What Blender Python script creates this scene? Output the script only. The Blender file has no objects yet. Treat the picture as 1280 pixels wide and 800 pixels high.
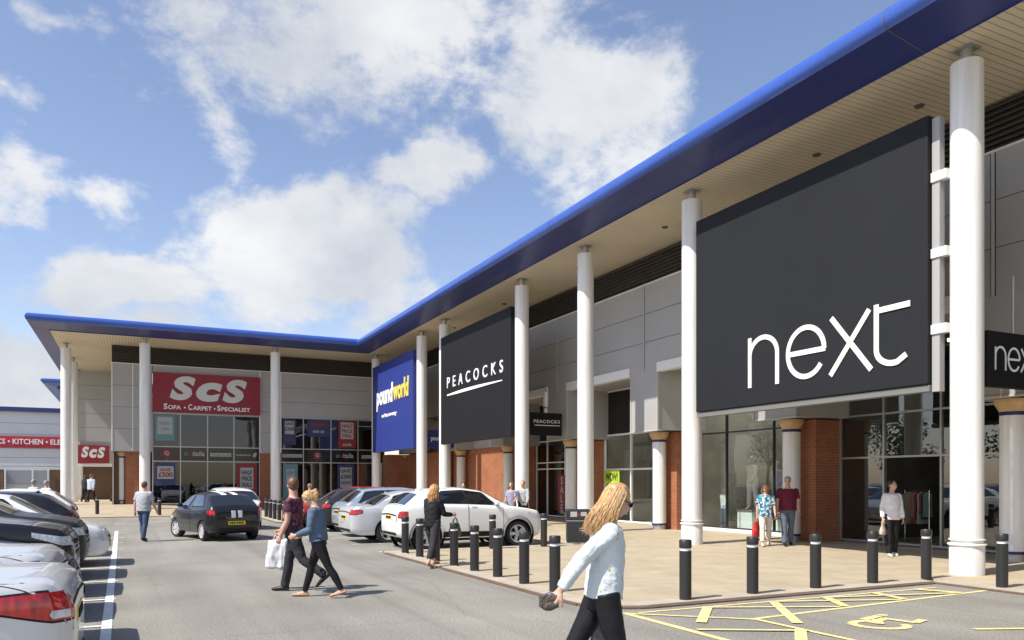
import bpy, bmesh, math, random
from mathutils import Vector, Matrix, noise
random.seed(7)
R = math.radians
SC = bpy.context.scene
COL = SC.collection
# World axes: x runs from the car park towards the long shop front, y runs along that front away from the camera.
CA, SA = 0.8992, 0.4376      # camera heading (cos, sin of 25.95 deg)
def cw(X, D):                # metres right of / ahead of the camera -> world x, y
    return (X*CA + D*SA, -X*SA + D*CA)
def heading(dx, dy):         # direction in (right, ahead) -> rotation that turns local +Y that way
    v = cw(dx, dy); return math.atan2(-v[0], v[1])

# ------------------------------------------------------------------ materials
def mat(name, col=(.5,.5,.5), rough=.6, metal=0, spec=.5, coat=0, emit=None, noise_amt=0, noise_scale=5, bump=0, bump_scale=40, alpha=None, trans=0, stretch=None):
    m = bpy.data.materials.new(name); m.use_nodes = True
    nt = m.node_tree; b = nt.nodes['Principled BSDF']
    b.inputs['Base Color'].default_value = (*col, 1)
    b.inputs['Roughness'].default_value = rough
    b.inputs['Metallic'].default_value = metal
    b.inputs['Specular IOR Level'].default_value = spec
    b.inputs['Coat Weight'].default_value = coat
    b.inputs['Coat Roughness'].default_value = .04
    if noise_amt or bump:
        tc = nt.nodes.new('ShaderNodeTexCoord')
        src = tc.outputs['Object']
        if stretch:
            mp = nt.nodes.new('ShaderNodeMapping'); mp.inputs['Scale'].default_value = stretch
            nt.links.new(src, mp.inputs['Vector']); src = mp.outputs['Vector']
    if noise_amt:
        n = nt.nodes.new('ShaderNodeTexNoise'); n.inputs['Scale'].default_value = noise_scale; n.inputs['Detail'].default_value = 6
        nt.links.new(src, n.inputs['Vector'])
        r = nt.nodes.new('ShaderNodeMapRange'); r.inputs['From Min'].default_value = .3; r.inputs['From Max'].default_value = .7
        r.inputs['To Min'].default_value = 1-noise_amt; r.inputs['To Max'].default_value = 1+noise_amt
        nt.links.new(n.outputs['Fac'], r.inputs['Value'])
        h = nt.nodes.new('ShaderNodeVectorMath'); h.operation = 'SCALE'; h.inputs[0].default_value = col
        nt.links.new(r.outputs[0], h.inputs['Scale']); nt.links.new(h.outputs[0], b.inputs['Base Color'])
    if bump:
        n2 = nt.nodes.new('ShaderNodeTexNoise'); n2.inputs['Scale'].default_value = bump_scale; n2.inputs['Detail'].default_value = 4
        nt.links.new(src, n2.inputs['Vector'])
        bp = nt.nodes.new('ShaderNodeBump'); bp.inputs['Strength'].default_value = bump; bp.inputs['Distance'].default_value = .02
        nt.links.new(n2.outputs['Fac'], bp.inputs['Height']); nt.links.new(bp.outputs[0], b.inputs['Normal'])
    return m
def N(nt, t, **kw):
    n = nt.nodes.new(t)
    for k, v in kw.items(): setattr(n, k, v)
    return n
M = {}
def asphalt():
    m = mat('asphalt', (.18,.18,.175), .9); nt = m.node_tree; b = nt.nodes['Principled BSDF']; L = nt.links
    tc = N(nt,'ShaderNodeTexCoord')
    f = N(nt,'ShaderNodeTexNoise'); f.inputs['Scale'].default_value = 34; f.inputs['Detail'].default_value = 5; f.inputs['Roughness'].default_value = .8
    g = N(nt,'ShaderNodeTexNoise'); g.inputs['Scale'].default_value = .35; g.inputs['Detail'].default_value = 6
    mp = N(nt,'ShaderNodeMapping'); mp.inputs['Scale'].default_value = (1.1,.09,1)
    w = N(nt,'ShaderNodeTexNoise'); w.inputs['Scale'].default_value = 1.3; w.inputs['Detail'].default_value = 5
    for n in (f, g): L.new(tc.outputs['Object'], n.inputs['Vector'])
    L.new(tc.outputs['Object'], mp.inputs['Vector']); L.new(mp.outputs[0], w.inputs['Vector'])
    v = N(nt,'ShaderNodeTexVoronoi'); v.inputs['Scale'].default_value = 90
    L.new(tc.outputs['Object'], v.inputs['Vector'])
    def mr(src, a, c, lo, hi):
        r = N(nt,'ShaderNodeMapRange'); r.inputs['From Min'].default_value = a; r.inputs['From Max'].default_value = c
        r.inputs['To Min'].default_value = lo; r.inputs['To Max'].default_value = hi; L.new(src, r.inputs['Value']); return r.outputs[0]
    def mul(a, c):
        x = N(nt,'ShaderNodeMath', operation='MULTIPLY'); L.new(a, x.inputs[0]); L.new(c, x.inputs[1]); return x.outputs[0]
    k = mul(mul(mr(f.outputs['Fac'],.35,.65,.58,1.42), mr(g.outputs['Fac'],.3,.7,.80,1.16)), mul(mr(w.outputs['Fac'],.35,.62,.9,1.06), mr(v.outputs['Distance'],0,.9,.85,1.12)))
    # fine dark crack lines
    cv = N(nt,'ShaderNodeTexVoronoi', feature='DISTANCE_TO_EDGE'); cv.inputs['Scale'].default_value = .23
    wn = N(nt,'ShaderNodeTexNoise'); wn.inputs['Scale'].default_value = 1.7; wn.inputs['Detail'].default_value = 6
    L.new(tc.outputs['Object'], wn.inputs['Vector'])
    mx = N(nt,'ShaderNodeMix', data_type='RGBA'); mx.inputs['Factor'].default_value = .18
    L.new(tc.outputs['Object'], mx.inputs['A']); L.new(wn.outputs['Color'], mx.inputs['B']); L.new(mx.outputs['Result'], cv.inputs['Vector'])
    k = mul(k, mr(cv.outputs['Distance'], 0, .004, .8, 1))
    st = N(nt,'ShaderNodeTexNoise'); st.inputs['Scale'].default_value = 1.1; st.inputs['Detail'].default_value = 3; L.new(tc.outputs['Object'], st.inputs['Vector'])
    k = mul(k, mr(st.outputs['Fac'], .66, .74, 1, .78))          # oil stains
    tm = N(nt,'ShaderNodeMapping'); tm.inputs['Scale'].default_value = (3.2,.05,1); tm.inputs['Rotation'].default_value = (0,0,.06); L.new(tc.outputs['Object'], tm.inputs['Vector'])
    tn = N(nt,'ShaderNodeTexNoise'); tn.inputs['Scale'].default_value = 1; tn.inputs['Detail'].default_value = 4; L.new(tm.outputs[0], tn.inputs['Vector'])
    k = mul(k, mr(tn.outputs['Fac'], .56, .68, 1, .88))          # tyre tracks
    pv = N(nt,'ShaderNodeTexVoronoi', distance='CHEBYCHEV'); pv.inputs['Scale'].default_value = .12; L.new(tc.outputs['Object'], pv.inputs['Vector'])
    ps = N(nt,'ShaderNodeSeparateColor'); L.new(pv.outputs['Color'], ps.inputs[0]); k = mul(k, mr(ps.outputs[0], .0, 1, .93, 1.05))
    s = N(nt,'ShaderNodeVectorMath', operation='SCALE'); s.inputs[0].default_value = (.250,.236,.202); L.new(k, s.inputs['Scale'])
    L.new(s.outputs[0], b.inputs['Base Color'])
    bp = N(nt,'ShaderNodeBump'); bp.inputs['Strength'].default_value = .35; bp.inputs['Distance'].default_value = .01
    L.new(f.outputs['Fac'], bp.inputs['Height']); L.new(bp.outputs[0], b.inputs['Normal'])
    return m
def brickish(name, c1, c2, cm, scale, w, h, mortar, rough=.85, rot=None, vary=.12, off=.5, bumpk=.4):
    m = mat(name, c1, rough); nt = m.node_tree; b = nt.nodes['Principled BSDF']; L = nt.links
    tc = N(nt,'ShaderNodeTexCoord'); src = tc.outputs['Object']
    mp = N(nt,'ShaderNodeMapping')
    if rot: mp.inputs['Rotation'].default_value = rot
    sx = N(nt,'ShaderNodeSeparateXYZ'); cxx = N(nt,'ShaderNodeCombineXYZ')
    if rot:
        L.new(src, sx.inputs[0]); ad = N(nt,'ShaderNodeMath', operation='ADD'); L.new(sx.outputs[0], ad.inputs[0]); L.new(sx.outputs[1], ad.inputs[1]); L.new(ad.outputs[0], cxx.inputs[0]); L.new(sx.outputs[2], cxx.inputs[1]); src2 = cxx.outputs[0]; mp.inputs['Rotation'].default_value = (0,0,0)
    else: src2 = src
    L.new(src2, mp.inputs['Vector'])
    br = N(nt,'ShaderNodeTexBrick'); br.offset = off
    br.inputs['Color1'].default_value = (*c1,1); br.inputs['Color2'].default_value = (*c2,1); br.inputs['Mortar'].default_value = (*cm,1)
    br.inputs['Scale'].default_value = scale; br.inputs['Brick Width'].default_value = w; br.inputs['Row Height'].default_value = h
    br.inputs['Mortar Size'].default_value = mortar; br.inputs['Bias'].default_value = 0
    L.new(mp.outputs[0], br.inputs['Vector'])
    n = N(nt,'ShaderNodeTexNoise'); n.inputs['Scale'].default_value = 1.4; n.inputs['Detail'].default_value = 7; L.new(src, n.inputs['Vector'])
    r = N(nt,'ShaderNodeMapRange'); r.inputs['From Min'].default_value = .3; r.inputs['From Max'].default_value = .7; r.inputs['To Min'].default_value = 1-vary; r.inputs['To Max'].default_value = 1+vary
    L.new(n.outputs['Fac'], r.inputs['Value'])
    s = N(nt,'ShaderNodeVectorMath', operation='SCALE'); L.new(br.outputs['Color'], s.inputs[0]); L.new(r.outputs[0], s.inputs['Scale'])
    L.new(s.outputs[0], b.inputs['Base Color'])
    bp = N(nt,'ShaderNodeBump'); bp.invert = True; bp.inputs['Strength'].default_value = bumpk; bp.inputs['Distance'].default_value = .008
    L.new(br.outputs['Fac'], bp.inputs['Height']); L.new(bp.outputs[0], b.inputs['Normal'])
    return m
def planks(name, col, axis, pitch):
    m = mat(name, col, .55); nt = m.node_tree; b = nt.nodes['Principled BSDF']; L = nt.links
    tc = N(nt,'ShaderNodeTexCoord'); sp = N(nt,'ShaderNodeSeparateXYZ'); L.new(tc.outputs['Object'], sp.inputs[0])
    d = N(nt,'ShaderNodeMath', operation='DIVIDE'); L.new(sp.outputs[axis], d.inputs[0]); d.inputs[1].default_value = pitch
    fr = N(nt,'ShaderNodeMath', operation='FRACT'); L.new(d.outputs[0], fr.inputs[0])
    pp = N(nt,'ShaderNodeMath', operation='PINGPONG'); L.new(fr.outputs[0], pp.inputs[0]); pp.inputs[1].default_value = .5
    r = N(nt,'ShaderNodeMapRange'); r.inputs['From Min'].default_value = .03; r.inputs['From Max'].default_value = .1; r.inputs['To Min'].default_value = .5; r.inputs['To Max'].default_value = 1
    L.new(pp.outputs[0], r.inputs['Value'])
    n = N(nt,'ShaderNodeTexNoise'); n.inputs['Scale'].default_value = .8; n.inputs['Detail'].default_value = 5; L.new(tc.outputs['Object'], n.inputs['Vector'])
    r2 = N(nt,'ShaderNodeMapRange'); r2.inputs['To Min'].default_value = .85; r2.inputs['To Max'].default_value = 1.12; L.new(n.outputs['Fac'], r2.inputs['Value'])
    q = N(nt,'ShaderNodeMath', operation='MULTIPLY'); L.new(r.outputs[0], q.inputs[0]); L.new(r2.outputs[0], q.inputs[1])
    s = N(nt,'ShaderNodeVectorMath', operation='SCALE'); s.inputs[0].default_value = col; L.new(q.outputs[0], s.inputs['Scale'])
    L.new(s.outputs[0], b.inputs['Base Color'])
    bp = N(nt,'ShaderNodeBump'); bp.inputs['Strength'].default_value = .6; bp.inputs['Distance'].default_value = .012
    L.new(r.outputs[0], bp.inputs['Height']); L.new(bp.outputs[0], b.inputs['Normal'])
    return m
def glass(name, tint=(.75,.8,.8), refl=.09, rough=.01):
    m = bpy.data.materials.new(name); m.use_nodes = True; nt = m.node_tree; nt.nodes.clear(); L = nt.links
    o = N(nt,'ShaderNodeOutputMaterial'); mx = N(nt,'ShaderNodeMixShader'); t = N(nt,'ShaderNodeBsdfTransparent'); g = N(nt,'ShaderNodeBsdfGlossy')
    t.inputs[0].default_value = (*tint,1); g.inputs['Roughness'].default_value = rough; g.inputs['Color'].default_value = (.95,.97,1,1)
    fr = N(nt,'ShaderNodeFresnel'); fr.inputs['IOR'].default_value = 1.55
    a = N(nt,'ShaderNodeMath', operation='MULTIPLY_ADD'); L.new(fr.outputs[0], a.inputs[0]); a.inputs[1].default_value = 1.6; a.inputs[2].default_value = refl
    a.use_clamp = True
    tc = N(nt,'ShaderNodeTexCoord'); n = N(nt,'ShaderNodeTexNoise'); n.inputs['Scale'].default_value = .6; L.new(tc.outputs['Object'], n.inputs['Vector'])
    bp = N(nt,'ShaderNodeBump'); bp.inputs['Strength'].default_value = .04; bp.inputs['Distance'].default_value = .05; L.new(n.outputs['Fac'], bp.inputs['Height']); L.new(bp.outputs[0], g.inputs['Normal'])
    ge = N(nt,'ShaderNodeNewGeometry'); nb_ = N(nt,'ShaderNodeMath', operation='SUBTRACT'); nb_.inputs[0].default_value = 1; L.new(ge.outputs['Backfacing'], nb_.inputs[1])
    fm = N(nt,'ShaderNodeMath', operation='MULTIPLY'); L.new(a.outputs[0], fm.inputs[0]); L.new(nb_.outputs[0], fm.inputs[1])
    L.new(fm.outputs[0], mx.inputs[0]); L.new(t.outputs[0], mx.inputs[1]); L.new(g.outputs[0], mx.inputs[2]); L.new(mx.outputs[0], o.inputs[0])
    return m
def stripes(name, cols, scale, rough=.8, kind='NOISE', thr=None, bump=.25, stretch=(1,1,1), bscale=9):
    """cloth or print: several flat colours cut by a noise or cell pattern"""
    m = mat(name, cols[0], rough); nt = m.node_tree; b = nt.nodes['Principled BSDF']; L = nt.links
    tc = N(nt,'ShaderNodeTexCoord'); mp = N(nt,'ShaderNodeMapping'); mp.inputs['Scale'].default_value = stretch; L.new(tc.outputs['Object'], mp.inputs[0])
    if kind == 'NOISE':
        n = N(nt,'ShaderNodeTexNoise'); n.inputs['Scale'].default_value = scale; n.inputs['Detail'].default_value = 3; o = n.outputs['Fac']
    elif kind == 'CELL':
        n = N(nt,'ShaderNodeTexVoronoi'); n.inputs['Scale'].default_value = scale
        sp = N(nt,'ShaderNodeSeparateColor'); L.new(n.outputs['Color'], sp.inputs[0]); o = sp.outputs[0]
    elif kind == 'SPOT':
        n = N(nt,'ShaderNodeTexVoronoi'); n.inputs['Scale'].default_value = scale; o = n.outputs['Distance']
    L.new(mp.outputs[0], n.inputs['Vector'])
    cr = N(nt,'ShaderNodeValToRGB'); e = cr.color_ramp.elements; k = len(cols)
    thr = thr or [i/k for i in range(k)]
    while len(e) < k: e.new(.5)
    for i, c in enumerate(cols): e[i].position = thr[i]; e[i].color = (*c,1)
    cr.color_ramp.interpolation = 'CONSTANT' if kind != 'NOISE' else 'LINEAR'
    L.new(o, cr.inputs[0]); L.new(cr.outputs[0], b.inputs['Base Color'])
    n2 = N(nt,'ShaderNodeTexNoise'); n2.inputs['Scale'].default_value = bscale; n2.inputs['Detail'].default_value = 3; L.new(tc.outputs['Object'], n2.inputs['Vector'])
    bp = N(nt,'ShaderNodeBump'); bp.inputs['Strength'].default_value = bump; bp.inputs['Distance'].default_value = .03
    L.new(n2.outputs['Fac'], bp.inputs['Height']); L.new(bp.outputs[0], b.inputs['Normal'])
    return m
M['asphalt'] = asphalt()
M['paving'] = brickish('buff_paving', (.405,.335,.228), (.430,.358,.248), (.31,.255,.175), 1, .4, .4, .007, .8, vary=.11, bumpk=.15)
M['brick'] = brickish('orange_brick', (.36,.125,.055), (.29,.095,.042), (.33,.19,.12), 1, .225, .075, .007, .85, rot=(R(90),0,R(90)))
M['brick_front'] = brickish('orange_brick_front', (.36,.125,.055), (.29,.095,.042), (.33,.19,.12), 1, .225, .075, .007, .85, rot=(R(90),0,0))
M['soffit_y'] = planks('soffit_boards', (.62,.55,.42), 1, .15)
M['soffit_x'] = planks('soffit_boards_cross', (.62,.55,.42), 0, .15)
M['kerb'] = mat('kerb_stone', (.42,.37,.29), .9, noise_amt=.12, noise_scale=3)
M['channel'] = mat('brown_channel', (.14,.085,.06), .9, noise_amt=.2, noise_scale=4)
M['blue_fascia'] = mat('navy_fascia', (.021,.033,.165), .42, coat=.15, noise_amt=.05, noise_scale=.7)
M['nose'] = mat('bright_blue_nose', (.035,.095,.40), .36, coat=.3, noise_amt=.06, noise_scale=2)
M['roof'] = mat('roof_sheet', (.3,.31,.33), .6)
M['column'] = mat('column_paint', (.76,.75,.715), .42, noise_amt=.12, noise_scale=1.6, stretch=(5,5,.30))
M['steel'] = mat('galvanised', (.45,.45,.44), .4, metal=.6)
M['white'] = mat('white_frame', (.75,.75,.73), .45)
M['strip'] = mat('strip_grey', (.46,.45,.43), .5)
M['louvre'] = mat('louvre_grey', (.085,.078,.070), .55)
M['clad'] = mat('cladding_grey', (.38,.372,.36), .42, noise_amt=.05, noise_scale=.6)
M['clad_gap'] = mat('cladding_joint', (.10,.10,.10), .7)
M['navy'] = mat('navy_ring', (.015,.025,.11), .5)
M['wood'] = mat('pale_wood', (.55,.37,.19), .5, noise_amt=.15, noise_scale=6)
M['black'] = mat('black_plastic', (.022,.022,.023), .45, bump=.05)
M['rubber'] = mat('rubber', (.02,.02,.02), .8)
M['dark'] = mat('dark_recess', (.012,.012,.012), .9)
M['nextgrey'] = mat('banner_charcoal', (.0165,.0175,.0205), .7, spec=.22, bump=.25, bump_scale=.8, noise_amt=.06, noise_scale=.5)
M['charcoal'] = mat('banner_dark', (.013,.0125,.0145), .65, spec=.22, bump=.15, bump_scale=.9)
M['pblue'] = mat('royal_blue_panel', (.024,.043,.23), .45)
M['yellowtxt'] = mat('yellow_letter', (.75,.62,.10), .5)
M['scsred'] = mat('crimson_panel', (.25,.011,.022), .45)
M['cream'] = mat('cream_letter', (.80,.78,.72), .5)
M['silverletter'] = mat('silver_letter', (.60,.61,.60), .4)
M['whitetxt'] = mat('white_letter', (.85,.85,.85), .5)
M['shopglass'] = glass('shop_glass', (.72,.78,.76), .06)
M['darkglass'] = glass('dark_shop_glass', (.36,.38,.40), .0)
M['clearglass'] = glass('clear_shop_glass', (.85,.9,.88), .0)
M['blackpanel'] = mat('black_glass_panel', (.012,.010,.010), .12)
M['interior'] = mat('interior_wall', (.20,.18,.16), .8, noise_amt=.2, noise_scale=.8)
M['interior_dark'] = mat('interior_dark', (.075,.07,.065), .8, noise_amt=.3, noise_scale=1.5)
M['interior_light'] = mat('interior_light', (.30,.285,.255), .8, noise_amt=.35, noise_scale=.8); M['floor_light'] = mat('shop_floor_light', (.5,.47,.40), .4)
M['floor_in'] = mat('shop_floor', (.25,.22,.18), .4)
M['yellow'] = mat('yellow_paint', (.72,.60,.27), .8, noise_amt=.14, noise_scale=9)
M['white_paint'] = mat('road_white_paint', (.72,.72,.70), .8, noise_amt=.15, noise_scale=9)
M['brown'] = mat('brown_shutter', (.13,.075,.04), .7, noise_amt=.1, noise_scale=2)
# car paints
M['glassc'] = mat('car_glass', (.012,.014,.016), .03, spec=.8, coat=1)
for k, c, me in (('silver',(.60,.61,.62),.25),('white',(.80,.80,.78),0),('black',(.012,.012,.014),0),('darkblue',(.012,.02,.05),.3),('grey',(.16,.17,.18),.5),('red',(.45,.01,.012),0),('lightblue',(.40,.48,.55),.4),('blue',(.02,.09,.35),.2),('charcoalcar',(.03,.032,.035),.3)):
    M['car_'+k] = mat('car_paint_'+k, c, .32 if me else .3, metal=(0 if sum(c) < .2 else me), coat=(.6 if k == 'black' else .14 if sum(c) < .2 else .7), spec=(.35 if sum(c) < .2 else .5))
M['redlamp'] = mat('red_lamp', (.45,.006,.008), .12, coat=1, noise_amt=.5, noise_scale=30, stretch=(1,1,.3))
M['clearlamp'] = mat('clear_lamp', (.62,.64,.66), .1, coat=1, noise_amt=.3, noise_scale=30)
M['chrome'] = mat('chrome', (.75,.75,.76), .15, metal=1)
M['alloy'] = mat('alloy', (.50,.51,.52), .35, metal=.15)
M['plate_y'] = mat('yellow_plate', (.80,.55,.03), .5)
M['plate_w'] = mat('white_plate', (.75,.75,.72), .5)
M['archblack'] = mat('arch_liner', (.01,.01,.01), .9)

# ------------------------------------------------------------------ mesh builder
class MB:
    def __init__(s): s.v = []; s.f = []; s.m = []
    def add(s, vs, fs, mi=0):
        o = len(s.v); s.v += [tuple(p) for p in vs]; s.f += [tuple(i+o for i in f) for f in fs]; s.m += [mi]*len(fs); return s
    def box(s, x0, x1, y0, y1, z0, z1, mi=0):
        x0,x1 = min(x0,x1),max(x0,x1); y0,y1 = min(y0,y1),max(y0,y1)
        v = [(x,y,z) for z in (z0,z1) for x,y in ((x0,y0),(x1,y0),(x1,y1),(x0,y1))]
        return s.add(v, [(3,2,1,0),(4,5,6,7),(0,1,5,4),(1,2,6,5),(2,3,7,6),(3,0,4,7)], mi)
    def quad(s, a, b, c, d, mi=0): return s.add([a,b,c,d], [(0,1,2,3)], mi)
    def poly(s, pts, mi=0): return s.add(pts, [tuple(range(len(pts)))], mi)
    def lathe(s, prof, c=(0,0,0), n=24, axis='Z', mi=0, cap=True):
        vs = []
        for r, h in prof:
            for i in range(n):
                a = 2*math.pi*i/n; p = (r*math.cos(a), r*math.sin(a), h)
                if axis == 'Y': p = (p[0], h, p[1])
                if axis == 'X': p = (h, p[0], p[1])
                vs.append((p[0]+c[0], p[1]+c[1], p[2]+c[2]))
        fs = []
        for j in range(len(prof)-1):
            for i in range(n):
                k = (i+1) % n; q = (j*n+i, j*n+k, (j+1)*n+k, (j+1)*n+i)
                fs.append(q if axis != 'Y' else q[::-1])
        if cap:
            a = tuple(range(n)); b = tuple((len(prof)-1)*n+i for i in range(n))
            fs += [a[::-1], b] if axis != 'Y' else [a, b[::-1]]
        return s.add(vs, fs, mi)
    def loft(s, rings, n=14, mi=0, cap=True):
        """rings: (centre, half a, half b, dir a, dir b)"""
        vs = []
        for c, a, b, da, db in rings:
            c = Vector(c); da = Vector(da); db = Vector(db)
            for i in range(n):
                t = 2*math.pi*i/n
                vs.append(c + da*(a*math.cos(t)) + db*(b*math.sin(t)))
        fs = []
        for j in range(len(rings)-1):
            for i in range(n):
                k = (i+1) % n; fs.append((j*n+i, j*n+k, (j+1)*n+k, (j+1)*n+i))
        if cap: fs += [tuple(range(n))[::-1], tuple((len(rings)-1)*n+i for i in range(n))]
        return s.add(vs, fs, mi)
    def tube(s, pts, rad, n=10, mi=0, side=(1,0,0)):
        pts = [Vector(p) for p in pts]
        if not hasattr(rad, '__len__'): rad = [rad]*len(pts)
        rings = []
        for i, p in enumerate(pts):
            d = (pts[min(i+1,len(pts)-1)] - pts[max(i-1,0)])
            d = d.normalized() if d.length > 1e-9 else Vector((0,0,1))
            a = Vector(side) - d*Vector(side).dot(d)
            if a.length < .2: a = Vector((0,1,0)) - d*Vector((0,1,0)).dot(d)
            a.normalize(); b = d.cross(a)
            r = rad[i]; ra, rb = r if hasattr(r, '__len__') else (r, r)
            rings.append((p, ra, rb, a, b))
        return s.loft(rings, n, mi)
    def ball(s, c, rx, ry=None, rz=None, n=14, m=10, mi=0, rot=None):
        ry = ry or rx; rz = rz or rx; vs = []; c = Vector(c)
        for j in range(m+1):
            ph = math.pi*(j+.02*(j==0)-.02*(j==m))/m
            for i in range(n):
                a = 2*math.pi*i/n
                p = Vector((rx*math.sin(ph)*math.cos(a), ry*math.sin(ph)*math.sin(a), -rz*math.cos(ph)))
                if rot is not None: p = rot @ p
                vs.append(p+c)
        fs = [(j*n+i, j*n+(i+1)%n, (j+1)*n+(i+1)%n, (j+1)*n+i) for j in range(m) for i in range(n)]
        fs += [tuple(range(n))[::-1], tuple(m*n+i for i in range(n))]
        return s.add(vs, fs, mi)
    def mesh(s, name, mats, smooth=False):
        me = bpy.data.meshes.new(name); me.from_pydata(s.v, [], s.f)
        for m in mats: me.materials.append(m)
        me.polygons.foreach_set('material_index', s.m)
        if smooth:
            me.polygons.foreach_set('use_smooth', [True]*len(s.f))
            me.set_sharp_from_angle(angle=R(38))
        me.update(); return me
    def build(s, name, mats, parent=None, smooth=False, world=False, bevel=0):
        if not isinstance(mats, (list, tuple)): mats = [mats]
        o = bpy.data.objects.new(name, s.mesh(name, mats, smooth)); COL.objects.link(o)
        if parent:
            o.parent = parent
            if world:
                p = parent; off = Vector((0,0,0))
                while p: off += p.location; p = p.parent
                o.location = -off
        if bevel:
            b = o.modifiers.new('bevel', 'BEVEL'); b.width = bevel; b.segments = 2; b.limit_method = 'ANGLE'
        return o
def link(me, name, parent=None, loc=(0,0,0)):
    o = bpy.data.objects.new(name, me); COL.objects.link(o); o.parent = parent; o.location = loc; return o
def tag(o, label, cat, group=None, kind=None):
    if label: o['label'] = label
    if cat: o['category'] = cat
    if group: o['group'] = group
    if kind: o['kind'] = kind
    return o
def thing(name, label, cat, loc=(0,0,0), rz=0, group=None):
    o = bpy.data.objects.new(name, None); COL.objects.link(o); o.empty_display_size = .2
    o.location = loc; o.rotation_euler = (0,0,rz); return tag(o, label, cat, group)
def struct(o): o['kind'] = 'structure'; return o
def copy_tree(o, parent=None):
    c = o.copy(); COL.objects.link(c); c.parent = parent
    for ch in o.children: copy_tree(ch, c)
    return c
def bake(o, voxel, smooth=3, disp=0, dscale=6, dstretch=(1,1,1)):
    """voxel-remesh a mesh of overlapping closed pieces into one continuous skin"""
    r = o.modifiers.new('r', 'REMESH'); r.mode = 'VOXEL'; r.voxel_size = voxel; r.use_smooth_shade = True
    if smooth:
        sm = o.modifiers.new('s', 'SMOOTH'); sm.factor = .5; sm.iterations = smooth
    dg = bpy.context.evaluated_depsgraph_get()
    me = bpy.data.meshes.new_from_object(o.evaluated_get(dg)); o.modifiers.clear()
    mats = [m for m in o.data.materials]; old = o.data; o.data = me; bpy.data.meshes.remove(old)
    if len(me.materials) == 0:
        for m in mats: me.materials.append(m)
    if disp:
        nv = [v.normal.copy() for v in me.vertices]
        for v, n in zip(me.vertices, nv):
            q = Vector((v.co.x*dstretch[0], v.co.y*dstretch[1], v.co.z*dstretch[2]))*dscale
            v.co += n*disp*(noise.noise(q) + .5*noise.noise(q*2.1))
        me.update()
    me.polygons.foreach_set('use_smooth', [True]*len(me.polygons))
    return o
def text(s, mats, origin, right, up, height=None, width=None, depth=.03, parent=None, name='lettering', bold=0, shear=0, align='LEFT', space=1, res=4, zshift=0):
    """letters as a solid mesh: fitted to a height and/or width, laid out along right / up from origin"""
    cu = bpy.data.curves.new('t', 'FONT'); cu.body = s; cu.size = 1; cu.extrude = .5; cu.offset = bold; cu.shear = shear; cu.space_character = space; cu.resolution_u = res
    o = bpy.data.objects.new('t', cu); COL.objects.link(o)
    dg = bpy.context.evaluated_depsgraph_get(); me = bpy.data.meshes.new_from_object(o.evaluated_get(dg))
    bpy.data.objects.remove(o); bpy.data.curves.remove(cu)
    xs = [v.co.x for v in me.vertices]; ys = [v.co.y for v in me.vertices]
    x0, x1, y0, y1 = min(xs), max(xs), min(ys), max(ys)
    ky = (height/(y1-y0)) if height else None; kx = (width/(x1-x0)) if width else ky
    ky = ky or kx
    w = (x1-x0)*kx; off = {'LEFT':0,'CENTER':-w/2,'RIGHT':-w}[align]
    O = Vector(origin); Rv = Vector(right); U = Vector(up); Nn = Rv.cross(U)
    for v in me.vertices:
        c = v.co.copy()
        v.co = O + Rv*((c.x-x0)*kx+off) + U*((c.y-y0)*ky) + Nn*(c.z+.5)*depth
    me.materials.clear(); me.materials.append(mats)
    ob = bpy.data.objects.new(name, me); COL.objects.link(ob)
    if parent: ob.parent = parent; ob.location = -parent.location if parent.parent is None else -(parent.location+parent.parent.location)
    return ob

# ------------------------------------------------------------------ ground
def fore(x, y):              # the forecourt of the far shop climbs gently towards its door
    a = min(max((y-41.6)/9.4, 0), 1); b = min(max((8.5-x)/8.5, 0), 1)
    return .03 + .40*a*b
g = MB(); g.quad((-500,-300,0),(500,-300,0),(500,700,0),(-500,700,0))
o = struct(g.build('ground', M['asphalt']))
KZ = .03
p = MB()
def pav(x0, x1, y0, y1): p.box(x0, x1, y0, y1, -.05, KZ)
pav(5.85, 22, 9.0, 17.9); pav(12.4, 22, -8, 9.0); pav(10.9, 22, 17.9, 33.0); pav(5.75, 22, 33.0, 41.6)
struct(p.build('pavement', M['paving']))
f = MB(); nx, ny = 24, 16; X0, X1, Y0, Y1 = -30, 22, 41.6, 72
xs = [X0+(X1-X0)*i/nx for i in range(nx+1)]; ys = [41.6,43,45,47,49,51,51.5,56,60,64,68,72]
f.v = [(x,y,fore(x,y)) for y in ys for x in xs]; n1 = nx+1
f.f = [(j*n1+i, j*n1+i+1, (j+1)*n1+i+1, (j+1)*n1+i) for j in range(len(ys)-1) for i in range(nx)]; f.m = [0]*len(f.f)
struct(f.build('forecourt_pavement', M['paving']))
# kerb edging and brown channel
k = MB(); c = MB()
EC = [0]
def edge(x0, y0, x1, y1, w=.3):
    EC[0] += 1; dz = .0007*(EC[0] % 7)
    d = Vector((x1-x0, y1-y0, 0)).normalized(); nn = Vector((-d.y, d.x, 0))   # pavement lies to the left of the direction
    a = Vector((x0,y0,0)); b = Vector((x1,y1,0))
    for mb, o0, o1, z in ((k, 0, w, KZ+.004+dz), (c, -.11, -.002, .020+dz)):
        q = [a+nn*o0, b+nn*o0, b+nn*o1, a+nn*o1]
        mb.add([(v.x,v.y,-.05) for v in q]+[(v.x,v.y,z) for v in q], [(4,5,6,7),(0,1,5,4),(1,2,6,5),(2,3,7,6),(3,0,4,7)])
E = []
E.append((12.1,8.7,12.1,-8)); E.append((6.3,8.7,12.1,8.7))
arc = [(5.55+.75-.75*math.cos(a), 8.7+.75-.75*math.sin(a)) for a in [R(90*i/6) for i in range(7)]]
for i in range(6): E.append((*arc[i+1], *arc[i]))
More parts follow.
